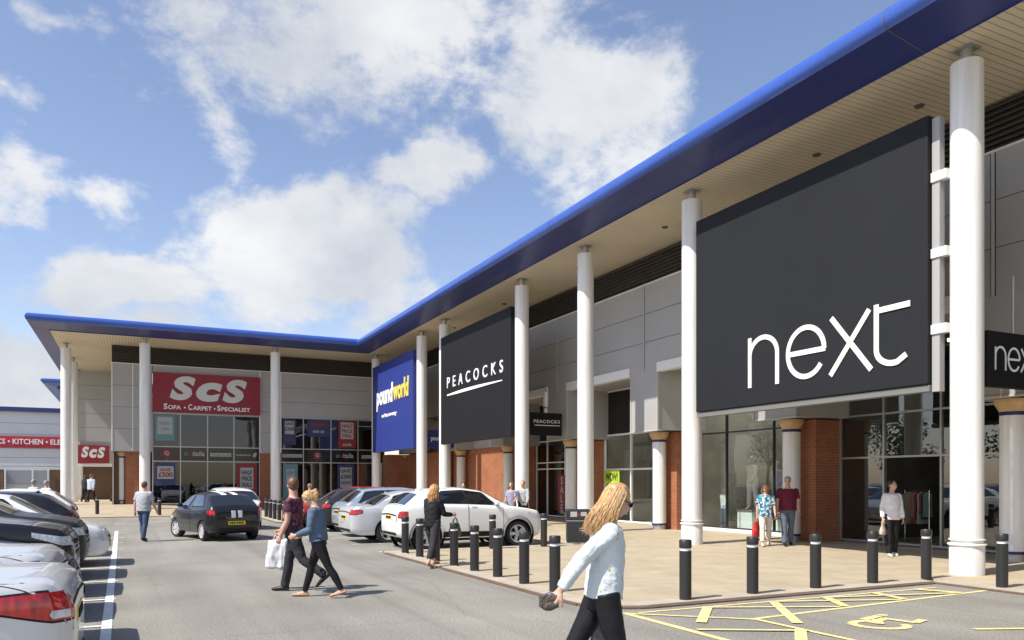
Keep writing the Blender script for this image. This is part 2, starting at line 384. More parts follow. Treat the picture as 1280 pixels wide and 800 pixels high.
def runs(pts, w=.3):
    for (a, b) in zip(pts, pts[1:]): edge(*a, *b, w)
pts = [(5.45,17.9)] + arc + [(12.1,8.7),(12.1,-8)]
runs(pts, .3); runs([(10.6,33.0),(10.6,18.2),(5.45,18.2)][::1], .3)
runs([(5.45,41.6),(5.45,33.0),(10.6,33.0)], .3)
runs([(-30,41.5),(5.45,41.5)][::-1][::-1], .2)
p2 = MB(); p2.box(5.75,10.9,17.6,17.9,-.05,KZ)
struct(k.build('kerb', M['kerb'])); struct(c.build('road_channel', M['channel']))
# paint
def strip(mb, a, b, w, z=.006):
    a = Vector((*a,0)); b = Vector((*b,0)); d = (b-a).normalized(); nn = Vector((-d.y,d.x,0))*w/2
    mb.poly([(v.x,v.y,z) for v in (a-nn, b-nn, b+nn, a+nn)])
w = MB(); strip(w, (-.12,-4), (-.45,30), .11)
BP = 2.3; BY0 = 8.05
for i in range(-3, 10):
    y = BY0+BP*i; strip(w, (-5, y), (-.2, y), .09, .010)
for i in range(7): strip(w, (5.35, 18.35+2.45*i), (10.5, 18.35+2.45*i), .09, .010)
struct(w.build('bay_lines', M['white_paint']))
yl = MB(); Z1, Z2, Z3, Z4 = .006, .010, .014, .018
strip(yl, (5.72,8.45), (5.72,3.0), .10, Z1); strip(yl, (5.9,8.38), (11.6,8.30), .06, Z1)
strip(yl, (6.85,7.38), (11.95,7.72), .08, Z1); strip(yl, (6.9,7.35), (6.98,3.0), .08, Z2)
strip(yl, (5.74,8.36), (6.86,7.38), .07, Z2)
for i, (a, b) in enumerate((((7.0,8.34),(6.15,7.45)),((8.15,8.33),(7.15,6.9)),((9.15,8.32),(8.7,7.55)),((10.15,8.31),(10.0,7.64)),((11.05,8.30),(11.35,7.70)))):
    strip(yl, a, b, .13, Z3)
for a, b in (((6.95,8.3),(8.6,7.55)),((8.1,8.3),(9.9,7.62)),((9.1,8.25),(11.3,7.7)),((5.8,7.1),(6.9,6.5)),((5.8,6.0),(6.95,5.2))):
    strip(yl, a, b, .07, Z4)
for a, b in (((6.88,6.6),(5.76,5.5)),((6.92,5.0),(5.76,4.0))): strip(yl, a, b, .13, Z3)
strip(yl, (9.6,3.2), (9.6,5.6), .08, Z1); strip(yl, (8.7,5.75), (11.5,4.6), .08, Z2)
for y in (40.2, 41.0): strip(yl, (-6,y), (2.8,y), .10, Z1)
for x in (-4.5,-2,.5): strip(yl, (x,40.25), (x+1.1,40.95), .12, Z2)
struct(yl.build('yellow_hatching', M['yellow']))
# wheelchair symbol on the bay
sy = MB(); cx, cy = 8.25, 6.5
def wpt(a, b): return (cx + a, cy + b)
arcp = [wpt(.02+.40*math.cos(R(t)), -.10+.36*math.sin(R(t))) for t in range(70, 345, 15)]
# drawn with its head towards +x side of the bay
def S(a, b): return (cx + a*.62 - b*.28, cy + a*.16 + b*.62)
arcp = [S(-.45+.42*math.cos(R(t)), .42*math.sin(R(t))) for t in range(35, 330, 15)]
for i, (a, b) in enumerate(zip(arcp, arcp[1:])): strip(sy, a, b, .11, .007+.0004*(i%2))
for i, (a, b) in enumerate((((-.35,.18),(.35,.22)),((-.1,.42),(.55,.42)),((.32,.25),(.18,-.35)),((.18,-.33),(.62,-.3)),((-.4,.02),(.1,.28)))):
    strip(sy, S(*a), S(*b), .11, .0085+.001*i)
hd = [(S(.72+.10*math.cos(R(t)), .42+.10*math.sin(R(t)))) for t in range(0,360,30)]
sy.poly([(a,b,.0072) for a,b in hd])
struct(sy.build('bay_symbol', M['yellow']))

# ------------------------------------------------------------------ the L-shaped retail building
B = thing('retail_building', 'long L-shaped retail park building with blue roof edge, beige soffit and tall white columns', 'shop building', (16,30,0))
def part(mb, name, mats, parent=B, smooth=False, bevel=0, label=None):
    o = mb.build(name, mats, parent, smooth, world=True, bevel=bevel)
    if label: o['label'] = label
    return o
SZ = 9.5; YN = -5.0; YC = 46.55; XF = 12.97; XL = -3.8; YB = 69.0; XB = 16.0; YW = 50.0
# soffit
s = MB(); s.box(XF,XB+.3,YN,YC,SZ,SZ+.08); part(s, 'soffit', M['soffit_y'])
s = MB(); s.box(XL,XB+.3,YC+.002,YW+.2,SZ,SZ+.08); part(s, 'soffit', M['soffit_x'])
s = MB(); s.box(XL,-.9,YW+.202,YB,SZ,SZ+.08); part(s, 'soffit', M['soffit_x'])
# fascia with rounded nose, swept round the L
prof = [(0,SZ-.03),(.0,SZ),(.94,SZ+.33)]
Cx, Cz, Rr = .86, SZ+.36, .225
for i in range(17):
    a = R(-58 + i*10); prof.append((Cx+Rr*math.cos(a)*1.0, Cz+Rr*math.sin(a)))
prof += [(.55,SZ+.61),(-3.0,SZ+.85)]
prof = prof[:2] + prof[3:]
def off(d):
    dr, ds, dl = d*1.0, d*(1.32 if d > 0 else 1), d*(.85 if d > 0 else 1)
    return [(XF-dr, YN), (XF-dr, YC-ds), (XL-dl, YC-ds), (XL-dl, YB)]
s = MB(); rows = [off(d) for d, z in prof]; zs = [z for d, z in prof]
# subdivide the long runs so the panel joints fall on real edges
for i in range(len(prof)-1):
    for j in range(3):
        a, b = rows[i][j], rows[i][j+1]; c2, d2 = rows[i+1][j+1], rows[i+1][j]
        s.add([(*a,zs[i]), (*b,zs[i]), (*c2,zs[i+1]), (*d2,zs[i+1])], [(0,1,2,3)], 1 if 2 <= i < len(prof)-2 else 0)
bmv = s
part(s, 'fascia', [M['blue_fascia'], M['nose']], smooth=False)
B_f = B.children[-1]
bm = bmesh.new(); bm.from_mesh(B_f.data); bmesh.ops.remove_doubles(bm, verts=bm.verts, dist=.0005); bmesh.ops.recalc_face_normals(bm, faces=bm.faces); bm.to_mesh(B_f.data); bm.free()
B_f.data.polygons.foreach_set('use_smooth', [True]*len(B_f.data.polygons)); B_f.data.set_sharp_from_angle(angle=R(32))
# joint strips on the fascia, one mesh per joint
def joint(run, pos):
    s = MB()
    for i in range(1, len(prof)-2):
        q = []
        for k2 in (0, 1):
            d, z = prof[i+k2]
            d += .006; z2 = z + (.004 if z > SZ+.5 else -.003)
            if run == 0: q.append(((XF-d, pos, z2), (XF-d, pos+.02, z2)))
            else: q.append(((pos, YC-d*1.32, z2), (pos+.02, YC-d*1.32, z2)))
        s.quad(q[0][0], q[0][1], q[1][1], q[1][0])
    part(s, 'joint_strip', M['clad_gap'])
JS = bpy.data.objects
for y in (9.5, 15.6, 21.7, 27.8, 33.9, 40): joint(0, y)
for x in (-1.5, 3.4, 8.3): joint(1, x)
s = MB(); s.box(XF+2.9,40,YN,YC+2.9,SZ+.9,SZ+1.0); s.box(XL+2.9,40,YC+2.9,YB,SZ+.9,SZ+1.0); part(s, 'roof', M['roof'])
# louvre band
def louvres(axis, a0, a1, face):
    s = MB()
    n = 8; h = (9.49-8.5)/n
    for i in range(n):
        z = 8.5+h*i
        q = [(0,z),(.11,z+h*.75),(.13,z+h*.75),(.02,z-.004)]
        # front edge low and outside, back edge high
        pr = [(face-.10, z+.01), (face-.085, z), (face+.02, z+h*.9), (face+.005, z+h*.92)]
        if axis == 'y': v0 = [(x, a0, zz) for x, zz in pr]; v1 = [(x, a1, zz) for x, zz in pr]
        else: v0 = [(a0, x, zz) for x, zz in pr]; v1 = [(a1, x, zz) for x, zz in pr]
        s.add(v0+v1, [(0,1,5,4),(1,2,6,5),(2,3,7,6),(3,0,4,7),(0,3,2,1),(4,5,6,7)])
    if axis == 'y': s.box(face+.05, face+.12, a0, a1, 8.46, 9.49)
    else: s.box(a0, a1, face+.05, face+.12, 8.46, 9.49)
    part(s, 'louvre_band', M['louvre'])
louvres('y', YN, YW, 16.02); louvres('x', -1.0, 15.93, YW+.07)
for y in (4.5,10.9,13.6,19.5,24.6,31,36.9,42.4):
    s = MB(); s.lathe([(.09,SZ-.03),(.10,SZ-.001)], (14.7,y,0), 16); part(s, 'downlight', M['clad_gap'])
# cladding: flat panels with narrow open joints over a dark backing
XC = 15.95
SK = [10.15+6.1*i for i in range(-2, 7)]
def clad_y(y0, y1, z0, z1, x=XC, nz=1, th=.05):
    s = MB(); s.box(x+.03, x+th+.08, y0, y1, z0, z1, 1)
    for i in range(nz):
        a = z0+(z1-z0)*i/nz; b = z0+(z1-z0)*(i+1)/nz
        s.box(x, x+.029, y0+.012, y1-.012, a+(.009 if i else 0), b-(.009 if i < nz-1 else 0), 0)
    return part(s, 'cladding_panel', [M['clad'], M['clad_gap']])
for i in range(len(SK)-1):
    clad_y(SK[i]+.05, SK[i+1]-.05, 5.52, 8.46, nz=3)
    s = MB(); s.box(XC-.015, XC+.02, SK[i]-.03, SK[i]+.03, 5.52, 8.46); part(s, 'joint_strip', M['strip'])
# cap flashing over the cladding
s = MB(); s.box(XC-.05, XC+.1, YN, YW, 8.46, 8.50); s.box(-1.05, XC-.06, YW-.05, YW+.1, 8.46, 8.50); part(s, 'flashing', M['white'])
def pier(sk, brick=True):
    s = MB(); s.box(XC, 18.0, sk-.78, sk+.78, 3.46, 5.52, 0)
    s.box(XC-.02, XC+.06, sk-.80, sk-.76, 3.46, 5.5, 1); s.box(XC-.02, XC+.06, sk+.76, sk+.80, 3.46, 5.5, 1)
    s.box(XC-.03, XC+.2, sk-.82, sk+.82, 3.42, 3.458, 1)
    part(s, 'pier_casing', [M['clad'], M['strip']])
    if brick:
        s = MB(); s.box(16.98, 17.99, sk-.5, sk+.5, KZ, 3.42); s.box(18.12, 19.3, sk-.38, sk+.38, KZ, 3.42, 1); part(s, 'brick_pier', [M['brick'], M['clad']])
for sk in SK[1:-1]: pier(sk)
# lintel trims of the openings and recess ceilings
for i in range(1, len(SK)-2):
    a, b = SK[i]+.80, SK[i+1]-.80
    s = MB(); s.box(XC-.06, XC+.22, a, b, 5.40, 5.72); part(s, 'lintel_trim', M['white'], bevel=.01)
    s = MB(); s.box(XC+.2, 19.3, a-.05, b+.05, 5.46, 5.51); part(s, 'recess_ceiling', M['clad'])
# brick infill bays
def brick_bay(i):
    a, b = SK[i]+.5, SK[i+1]-.5
    s = MB(); s.box(17.0, 17.3, a+.002, b-.002, KZ, 3.5); part(s, 'brick_wall', M['brick'])
    s = MB(); s.box(17.02, 17.2, a-.28, b+.28, 3.5, 5.46); part(s, 'infill_panel', M['clad'])
brick_bay(6); brick_bay(7) if len(SK) > 8 else None
# shop units behind the glass
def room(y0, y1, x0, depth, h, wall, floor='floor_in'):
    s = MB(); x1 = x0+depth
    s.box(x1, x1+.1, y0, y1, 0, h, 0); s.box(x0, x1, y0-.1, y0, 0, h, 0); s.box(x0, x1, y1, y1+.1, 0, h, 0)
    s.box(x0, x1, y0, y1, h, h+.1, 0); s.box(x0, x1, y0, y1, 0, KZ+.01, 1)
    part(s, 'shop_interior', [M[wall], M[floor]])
def glazing_y(y0, y1, x, rows, cols, z0=KZ+.06, frame='white', gl='shopglass', fw=.06, black=(), door=None):
    """frame with mullions and transoms; the glass panes are a sub-part"""
    s = MB(); zt = rows[-1]
    ys = [y0+(y1-y0)*t for t in cols]
    for y in ys: s.box(x-.05, x+.05, y-fw/2, y+fw/2, z0, zt)
    for z in [z0]+list(rows): s.box(x-.056, x+.056, y0-fw/2, y1+fw/2, z-fw/2, z+fw/2)
    fr = part(s, 'shopfront', M[frame])
    q = MB(); bp = MB(); zz = [z0]+list(rows)
    for i in range(len(ys)-1):
        for j in range(len(zz)-1):
            if door and (i, j) in door: continue
            t = bp if (j in black) else q
            t.box(x-.006, x+.006, ys[i]+fw/2, ys[i+1]-fw/2, zz[j]+fw/2, zz[j+1]-fw/2)
    o1 = q.build('glass', M[gl], fr)
    if bp.v: bp.build('dark_panel', M['blackpanel'], fr)
    return fr
# bay 1 (SK index 2->3): entrance; index 3->4 window; 4->5 window; 5->6 entrance
i0 = 2
glazing_y(SK[2]+.5, SK[3]-.5, 17.95, (2.35,3.5,5.44), (0,.40,.72,1), frame='steel', gl='shopglass', fw=.05, door={(1,0)})
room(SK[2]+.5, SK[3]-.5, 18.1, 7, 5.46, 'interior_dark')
glazing_y(SK[3]+.5, SK[4]-.5, 17.95, (3.35,5.44), (0,.30,.72,1), z0=.16, frame='black', gl='clearglass', fw=.04)
s = MB(); s.box(17.8,18.1,SK[3]+.5,SK[4]-.5,KZ,.135); part(s, 'window_sill', M['white'])
room(SK[3]+.5, SK[4]-.5, 18.1, 4, 5.46, 'interior_light', 'floor_light')
glazing_y(SK[4]+.5, SK[5]-.55, 17.95, (2.2,3.62,5.44), (0,.30,.62,1), black=(2,), gl='clearglass', fw=.07)
room(SK[4]+.5, SK[5]-.5, 18.1, 3.5, 5.46, 'interior_light', 'floor_light')
glazing_y(SK[5]+.6, SK[6]-.5, 17.95, (2.3,2.6,3.62,5.44), (0,.22,.44,.78,1), frame='white', black=(3,), gl='darkglass', fw=.05, door={(0,0)})
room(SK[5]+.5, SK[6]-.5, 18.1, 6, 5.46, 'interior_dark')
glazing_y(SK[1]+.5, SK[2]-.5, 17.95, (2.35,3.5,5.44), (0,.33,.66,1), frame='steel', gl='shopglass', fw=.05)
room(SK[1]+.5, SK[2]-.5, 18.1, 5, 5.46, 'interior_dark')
s = MB(); s.box(17.0,17.3,SK[8]-.5,YW+.1,KZ,3.5); part(s, 'brick_wall', M['brick'])
s = MB(); s.box(XC+.06,17.2,SK[8]-.5,YW+.1,3.505,5.6); part(s, 'infill_panel', M['clad'])
clad_y(SK[8]+.05, YW-.06, 5.52, 8.46, nz=3)
s = MB(); s.box(17.4,17.5,YN,YW,5.73,9.45); part(s, 'inner_wall', M['clad_gap'])
M['lamp'] = mat('ceiling_lamp_and_fill', (.9,.85,.75), .5); _b = M['lamp'].node_tree.nodes['Principled BSDF']; _b.inputs['Emission Color'].default_value = (1,.93,.8,1); _b.inputs['Emission Strength'].default_value = 14
for x, y in ((19.2,17.8),(19.2,19.4),(19.2,20.9),(20.8,18.6),(20.8,20.2),(19.4,11.6),(19.4,13.4),(19.4,15.0),(21.5,12.4),(21.5,14.4),(19.0,24.2),(19.0,26.2)):
    s = MB()
    if 16.5 < y: s.box(x-.12,x+.12,y-.5,y+.5,5.38,5.45)  # panels added to brighten the window interiors; the entrance discs are lamps
    else: s.lathe([(.13,5.40),(.13,5.455)], (x,y,0), 16)
    part(s, 'ceiling_lamp_and_fill', M['lamp'])
# back of the building
s = MB(); s.box(26, 40, YN, YW, 0, 9.5); s.box(XB+.3, 26, YN-.2, YN, 0, 9.5); part(s, 'rear_wall', M['clad'])
s = MB(); s.box(XC+.2, 26, YN, YW, 5.62, 5.72); part(s, 'inner_slab', M['clad_gap'])
# far wing
def clad_x(x0, x1, z0, z1, y=YW, nz=1, nx=1):
    s = MB(); s.box(x0, x1, y+.03, y+.13, z0, z1, 1)
    for i in range(nz):
        a = z0+(z1-z0)*i/nz; b = z0+(z1-z0)*(i+1)/nz
        for j in range(nx):
            c0 = x0+(x1-x0)*j/nx; c1 = x0+(x1-x0)*(j+1)/nx
            s.box(c0+.01, c1-.01, y, y+.029, a+(.009 if i else 0), b-(.009 if i < nz-1 else 0), 0)
    return part(s, 'cladding_panel', [M['clad'], M['clad_gap']])
clad_x(-1.0, 1.1, 3.5, 8.46, nz=4, nx=1)
clad_x(1.12, 7.1, 5.75, 8.46, nz=1); clad_x(7.12, 8.35, 3.5, 8.46, nz=4); clad_x(8.37, 15.93, 5.75, 8.46, nz=3)
s = MB(); s.box(-1.02,-.96,YW-.02,YW+.12,3.5,8.46); s.box(.05,.10,YW-.02,YW+.02,3.5,8.46); s.box(7.08,7.14,YW-.02,YW+.02,3.5,8.46); s.box(8.33,8.39,YW-.02,YW+.02,3.5,8.46); part(s, 'joint_strip', M['white'])
s = MB(); s.box(-1.04,1.12,YW-.03,YW+.25,3.44,3.49); s.box(7.1,8.38,YW-.03,YW+.25,3.44,3.49); s.box(1.12,7.1,YW-.04,YW+.1,5.68,5.74); s.box(8.37,15.9,YW-.04,YW+.1,5.68,5.74); part(s, 'lintel_trim', M['steel'])
s = MB(); s.box(-.3,1.1,YW+.3,YW+.9,.1,3.44); part(s, 'brick_pier', M['brick_front'])
s = MB(); s.box(7.12,8.35,YW+.05,YW+.9,.03,3.44); part(s, 'brick_pier', M['brick_front'])
s = MB(); s.box(14.9,16.9,YW-1.2,YW+.3,.03,3.44); s.box(16.2,16.9,SK[8]-4,YW-1.2,.03,3.44); part(s, 'brick_pier', M['brick_front'])
def glazing_x(xs, y, rows, z0, black=(), gl='darkglass', fw=.06):
    s = MB(); zt = rows[-1]
    for x in xs: s.box(x-fw/2, x+fw/2, y-.05, y+.05, z0, zt)
    for z in [z0]+list(rows): s.box(xs[0]-fw/2, xs[-1]+fw/2, y-.056, y+.056, z-fw/2, z+fw/2)
    fr = part(s, 'shopfront', M['steel'])
    q = MB(); bp = MB(); zz = [z0]+list(rows)
    for i in range(len(xs)-1):
        for j in range(len(zz)-1):
            (bp if j in black else q).box(xs[i]+fw/2, xs[i+1]-fw/2, y-.006, y+.006, zz[j]+fw/2, zz[j+1]-fw/2)
    q.build('glass', M[gl], fr); bp.build('dark_panel', M['blackpanel'], fr); return fr
GX1 = [1.12+1.495*i for i in range(5)]; GX2 = [8.37, 9.76, 11.5, 13.25, 15.0]
glazing_x(GX1, YW+.15, (2.9,3.75,5.68), .40, black=(1,)); glazing_x(GX2, YW+.15, (2.9,3.75,5.68), .12, black=(1,))
s = MB(); s.box(1.1,7.1,YW+.05,YW+.3,0,.37); s.box(8.37,15.0,YW+.05,YW+.3,0,.09); part(s, 'plinth', M['black'])
s = MB(); s.box(-.9,16,YW+6,YW+6.1,0,5.7,0); s.box(1.0,1.1,YW+.3,YW+6,0,5.7,0); s.box(7.15,8.3,YW+.9,YW+6,0,5.7,0)
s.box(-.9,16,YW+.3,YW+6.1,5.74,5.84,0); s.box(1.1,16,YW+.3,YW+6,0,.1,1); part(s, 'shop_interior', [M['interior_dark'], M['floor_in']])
# end wall, entrance lobby
s = MB()
for i in range(5):
    s.box(-1.0,-.97,YW+.15+i*2.4,YW+2.5+i*2.4,3.5,9.45)
s.box(-.965,-.9,YW+.15,YB,.1,9.45); part(s, 'end_wall', M['clad'])
clad_x(-3.6,-1.05,4.5,9.4,y=62,nz=5,nx=1)
s = MB(); s.box(-3.7,-1.04,61.9,62.3,2.75,2.95); s.box(-3.7,-3.55,61.9,62.3,.1,9.4); part(s, 'portal_frame', M['white'])
s = MB(); s.box(-3.55,-1.04,62.6,62.7,.1,2.75); part(s, 'shutter', M['brown'])
s = MB(); s.box(-3.6,-1.03,62.05,62.2,2.95,4.5); part(s, 'infill_panel', M['clad'])
s = MB(); s.box(-.99,-.31,YW+.5,YW+.7,.1,3.44); part(s, 'side_panel', M['brown'])
# columns: every one a part, its joint rings sub-parts
def big_column(x, y):
    z0 = fore(x, y) if y > 41.6 else KZ
    s = MB(); s.lathe([(.285,z0-.02),(.285,.56),(.27,.60)], (x,y,0), 32, cap=True); s.lathe([(.27,.64),(.27,9.22)], (x,y,0), 32)
    co = part(s, 'column', M['column'], smooth=True)
    for pf in ([(.262,.59),(.262,.65)], [(.30,.555),(.315,.565),(.315,.585),(.30,.595)], [(.285,.645),(.295,.65),(.295,.67),(.28,.675)]):
        r = MB(); r.lathe(pf, (x,y,0), 32); r.build('ring', M['column'], co, True)
    r = MB(); r.lathe([(.10,9.22),(.10,9.47)], (x,y,0), 20); r.box(x-.16,x+.16,y-.16,y+.16,9.47,9.495); r.build('column_head', M['steel'], co, True)
COLS = [(13.54,y) for y in (9.09,16.78,22.25,26.95,35.2,38.5,46.9)] + [(13.54,1.4),(13.54,-4)] + [(.67,47.1),(7.56,47.1),(-3.3,50.6),(-3.3,56.4),(-3.3,62.3),(-3.3,68)]
for c_ in COLS: big_column(*c_)
def small_column(x, y):
    z0 = fore(x, y) if y > 41.6 else KZ
    s = MB(); s.lathe([(.24,z0+.22),(.24,3.08)], (x,y,0), 28)
    co = part(s, 'shop_column', M['column'], smooth=True)
    for pf in ([(.25,3.08),(.25,3.16)], [(.25,z0+.16),(.25,z0+.22)]):
        r = MB(); r.lathe(pf, (x,y,0), 28); r.build('ring', M['navy'], co, True)
    r = MB(); r.lathe([(.22,z0),(.22,z0+.16)], (x,y,0), 28); r.build('foot', M['steel'], co, True)
    r = MB(); r.lathe([(.25,3.16),(.26,3.20),(.33,3.32),(.34,3.36),(.34,3.42)], (x,y,0), 28); r.build('capital', M['wood'], co, True)
for sk in SK[1:-1]: small_column(16.6, sk)
small_column(-.5, 50.7); small_column(16.0, YW-.9)

# ------------------------------------------------------------------ signs
LX, LY, UZ = (0,-1,0), (1,0,0), (0,0,1)
def stroke(mb, pts, w, x, th):
    """flat letter stroke in the plane x = const facing -x; pts are (a, z) with a = distance leftwards in -y"""
    P = [Vector((a, z)) for a, z in pts]; L_, R_ = [], []
    for i, p_ in enumerate(P):
        d = (P[min(i+1,len(P)-1)]-P[max(i-1,0)]).normalized(); nn = Vector((-d.y, d.x))*w/2
        L_.append(p_+nn); R_.append(p_-nn)
    n = len(P); vs = []
    for xx in (x-th, x):
        for q in L_+R_: vs.append((xx, -q.x, q.y))
    fs = []
    for i in range(n-1):
        fs += [(i,i+1,n+i+1,n+i), (2*n+i,3*n+i,3*n+i+1,2*n+i+1), (i,2*n+i,2*n+i+1,i+1), (n+i,n+i+1,3*n+i+1,3*n+i)]
    fs += [(0,n,3*n,2*n), (n-1,3*n-1,4*n-1,2*n-1)]
    mb.add(vs, fs)
def next_logo(mb, y0, z0, xh, x, th, along=None):
    """y0: where the first letter starts; letters run towards -y"""
    W_ = .093*xh; h = W_/2
    def A(t0, t1, cx_, cy_, rx, ry, n=18): return [(cx_+rx*math.cos(R(t0+(t1-t0)*i/n)), cy_+ry*math.sin(R(t0+(t1-t0)*i/n))) for i in range(n+1)]
    L = []
    L.append([(h,0),(h,.98)]); L.append([(h,.45)]+A(175,0,.42,.60,.42-h,.40-h)+[(.84-h,0)])
    ox = 1.0; L.append([(ox+.05,.50),(ox+.93,.50)]); L.append(A(0,325,ox+.48,.50,.48-h,.50-h,34))
    ox = 2.02; L.append([(ox+.02,0),(ox+.82,1.0)]); L.append([(ox+.04,1.0),(ox+.86,0)])
    ox = 2.98; L.append([(ox,1.05),(ox,.32)]+A(185,285,ox+.31,.30,.31,.30-h)+[(ox+.55,.16)]); L.append([(ox+.02,.945),(ox+.62,.95)])
    for i, l in enumerate(L):
        stroke(mb, [(a*xh - y0, z*xh + z0) for a, z in l], W_, x-.0012*i, th)
SG = thing('shop_sign', 'huge charcoal banner sign with white lower-case word next between two nearest columns', 'shop sign', (13.3,12.8,3.5))
def spart(mb, name, mats, par, smooth=False, bevel=0):
    o = mb.build(name, mats, par, smooth, world=True, bevel=bevel); return o
s = MB(); s.box(13.20,13.42,9.62,16.20,3.50,8.46); spart(s, 'panel', M['nextgrey'], SG, bevel=.02)
s = MB(); s.box(13.30,13.44,9.45,9.60,3.36,8.40); spart(s, 'frame', M['clad'], SG); s = MB(); s.box(13.24,13.46,9.61,16.2,3.37,3.485); spart(s, 'bottom_rail', mat('rail_grey', (.17,.17,.16), .6), SG)
s = MB()
for q_ in range(5): s.box(13.425,13.445,9.61,9.63,4.0+q_,4.06+q_)
spart(s, 'fixing', M['steel'], SG)
for z in (4.5,5.9,7.3):
    s = MB(); s.box(13.27,13.42,9.3,9.605,z-.085,z+.085); spart(s, 'bracket', M['white'], SG)
s = MB(); next_logo(s, 14.28, 3.92, 1.20, 13.198, .016); spart(s, 'lettering', M['cream'], SG)
SG = thing('shop_sign', 'tall black banner sign reading PEACOCKS over a white swoosh, between two columns', 'shop sign', (13.3,31,3.5))
s = MB(); s.box(13.20,13.42,27.25,34.85,3.45,8.5); spart(s, 'panel', M['charcoal'], SG, bevel=.02)
for z in (4.6,5.8,7.2):
    s = MB(); s.box(13.44,13.54,27.0,27.4,z-.05,z+.05); spart(s, 'bracket', M['white'], SG)
text('PEACOCKS', M['whitetxt'], (13.198,33.95,6.02), LX, UZ, height=.50, width=6.05, depth=.03, parent=SG, bold=.004, space=1.9)
s = MB(); n = 24
for i in range(n):
    a0, a1 = i/n, (i+1)/n
    def zc(a): return 5.70+.03*math.sin(a*3)
    def th_(a): return .012+.16*math.sin(math.pi*min(1,a*.85+.06))**.8*(1-a*.55)
    ya, yb = 33.95-6.0*a0, 33.95-6.0*a1
    s.add([(13.17,ya,zc(a0)-th_(a0)/2),(13.17,yb,zc(a1)-th_(a1)/2),(13.17,yb,zc(a1)+th_(a1)/2),(13.17,ya,zc(a0)+th_(a0)/2)], [(0,3,2,1)])
    s.add([(13.199,ya,zc(a0)-th_(a0)/2),(13.199,yb,zc(a1)-th_(a1)/2),(13.17,yb,zc(a1)-th_(a1)/2),(13.17,ya,zc(a0)-th_(a0)/2)], [(0,1,2,3)])
spart(s, 'swoosh', M['whitetxt'], SG)
SG = thing('shop_sign', 'royal blue banner sign reading poundworld in white and yellow at the inner corner', 'shop sign', (13.3,42.5,3.5))
s = MB(); s.box(13.20,13.50,38.95,46.5,3.45,8.6); spart(s, 'panel', M['pblue'], SG, bevel=.02)
text('pound', M['whitetxt'], (13.198,45.55,5.85), LX, UZ, height=1.45, width=3.15, depth=.03, parent=SG, bold=.03)
text('world', M['yellowtxt'], (13.198,42.3,6.24), LX, UZ, height=1.08, width=2.7, depth=.03, parent=SG, bold=.03)
text('new lines, new energy', M['whitetxt'], (13.198,44.5,5.35), LX, UZ, height=.30, width=2.8, depth=.03, parent=SG, bold=.02)
# projecting signs, at right angles to the front
def blade(y, x0, x1, z0, z1, m, label):
    b = thing('projecting_sign', label, 'projecting sign', ((x0+x1)/2, y, z0))
    s = MB(); s.box(x0, x1, y-.06, y+.06, z0, z1); spart(s, 'panel', M[m], b, bevel=.01)
    s = MB(); s.tube([((x0+x1)/2,y,z1-.02),((x0+x1)/2,y,5.6)], .025); s.box(x1-.01,x1+.12,y-.03,y+.03,z0+.2,z0+.3); spart(s, 'bracket', M['steel'], b); return b
b = blade(9.2, 14.2, 15.92, 3.46, 4.5, 'charcoal', 'small black projecting sign with thin white letters, cut by the right edge')
s = MB(); next_logo(s, 0, 0, .44, 0, .01)
s.v = [(14.42 - yy*.86, 9.138 + xx, 3.78+zz) for xx, yy, zz in s.v]; spart(s, 'lettering', M['whitetxt'], b)
b = blade(28.1, 14.5, 15.92, 3.58, 4.5, 'charcoal', 'small black projecting sign reading PEACOCKS above the fourth shop doorway')
text('PEACOCKS', M['whitetxt'], (14.62,28.035,4.08), LY, UZ, height=.13, width=1.2, depth=.012, parent=b, bold=.01, space=1.2)
s = MB(); s.box(14.66,15.82,28.024,28.036,3.97,4.0); spart(s, 'swoosh', M['whitetxt'], b)
s = MB(); s.box(15.1,15.25,28.0,28.15,4.75,5.35); s.box(15.12,15.23,28.02,28.13,4.5,4.68); spart(s, 'light_tube', M['white'], b)
b = blade(40.1, 14.45, 15.92, 3.55, 4.5, 'pblue', 'small blue projecting sign reading poundworld beside a tall white column')
text('pound', M['whitetxt'], (14.6,40.035,3.85), LY, UZ, height=.34, width=.62, depth=.012, parent=b, bold=.02)
text('world', M['yellowtxt'], (15.24,40.035,3.93), LY, UZ, height=.27, width=.58, depth=.012, parent=b, bold=.02)
# crimson furniture shop signs
def scs(b, x0, x1, z0, z1, y):
    W_ = x1-x0; H_ = z1-z0
    for fx, t_, fw_, fz, fh in ((.15,'S',.235,.31,.62),(.39,'c',.245,.30,.50),(.635,'S',.235,.29,.62)):
        text(t_, M['silverletter'], (x0+fx*W_, y-.002, z0+fz*H_), LY, UZ, height=fh*H_, width=fw_*W_, depth=.05, parent=b, bold=.055, shear=.22)
SG = thing('shop_sign', 'crimson sign panel reading ScS Sofa Carpet Specialist over the far shop window', 'shop sign', (4.1,49.8,5.75))
s = MB(); s.box(1.12,7.1,49.82,49.97,5.76,8.06); spart(s, 'panel', M['scsred'], SG)
scs(SG, 1.12, 7.1, 5.76, 8.06, 49.82)
for t_, xx, ww, hh in (('S',1.70,.20,.33),('OFA',1.93,.70,.24),('C',3.02,.22,.33),('ARPET',3.27,1.05,.24),('S',4.62,.20,.33),('PECIALIST',4.86,1.65,.24)):
    text(t_, M['whitetxt'], (xx,49.818,5.93), LY, UZ, height=hh, width=ww, depth=.03, parent=SG, bold=.02)
s = MB(); s.lathe([(.05,0),(.05,.03)], (2.83,49.79,6.05), 14, 'Y'); s.lathe([(.05,0),(.05,.03)], (4.48,49.79,6.05), 14, 'Y'); spart(s, 'dot', M['whitetxt'], SG)
SG = thing('shop_sign', 'small crimson ScS sign over the passage entrance at the far left', 'shop sign', (-2.4,61.7,3.0))
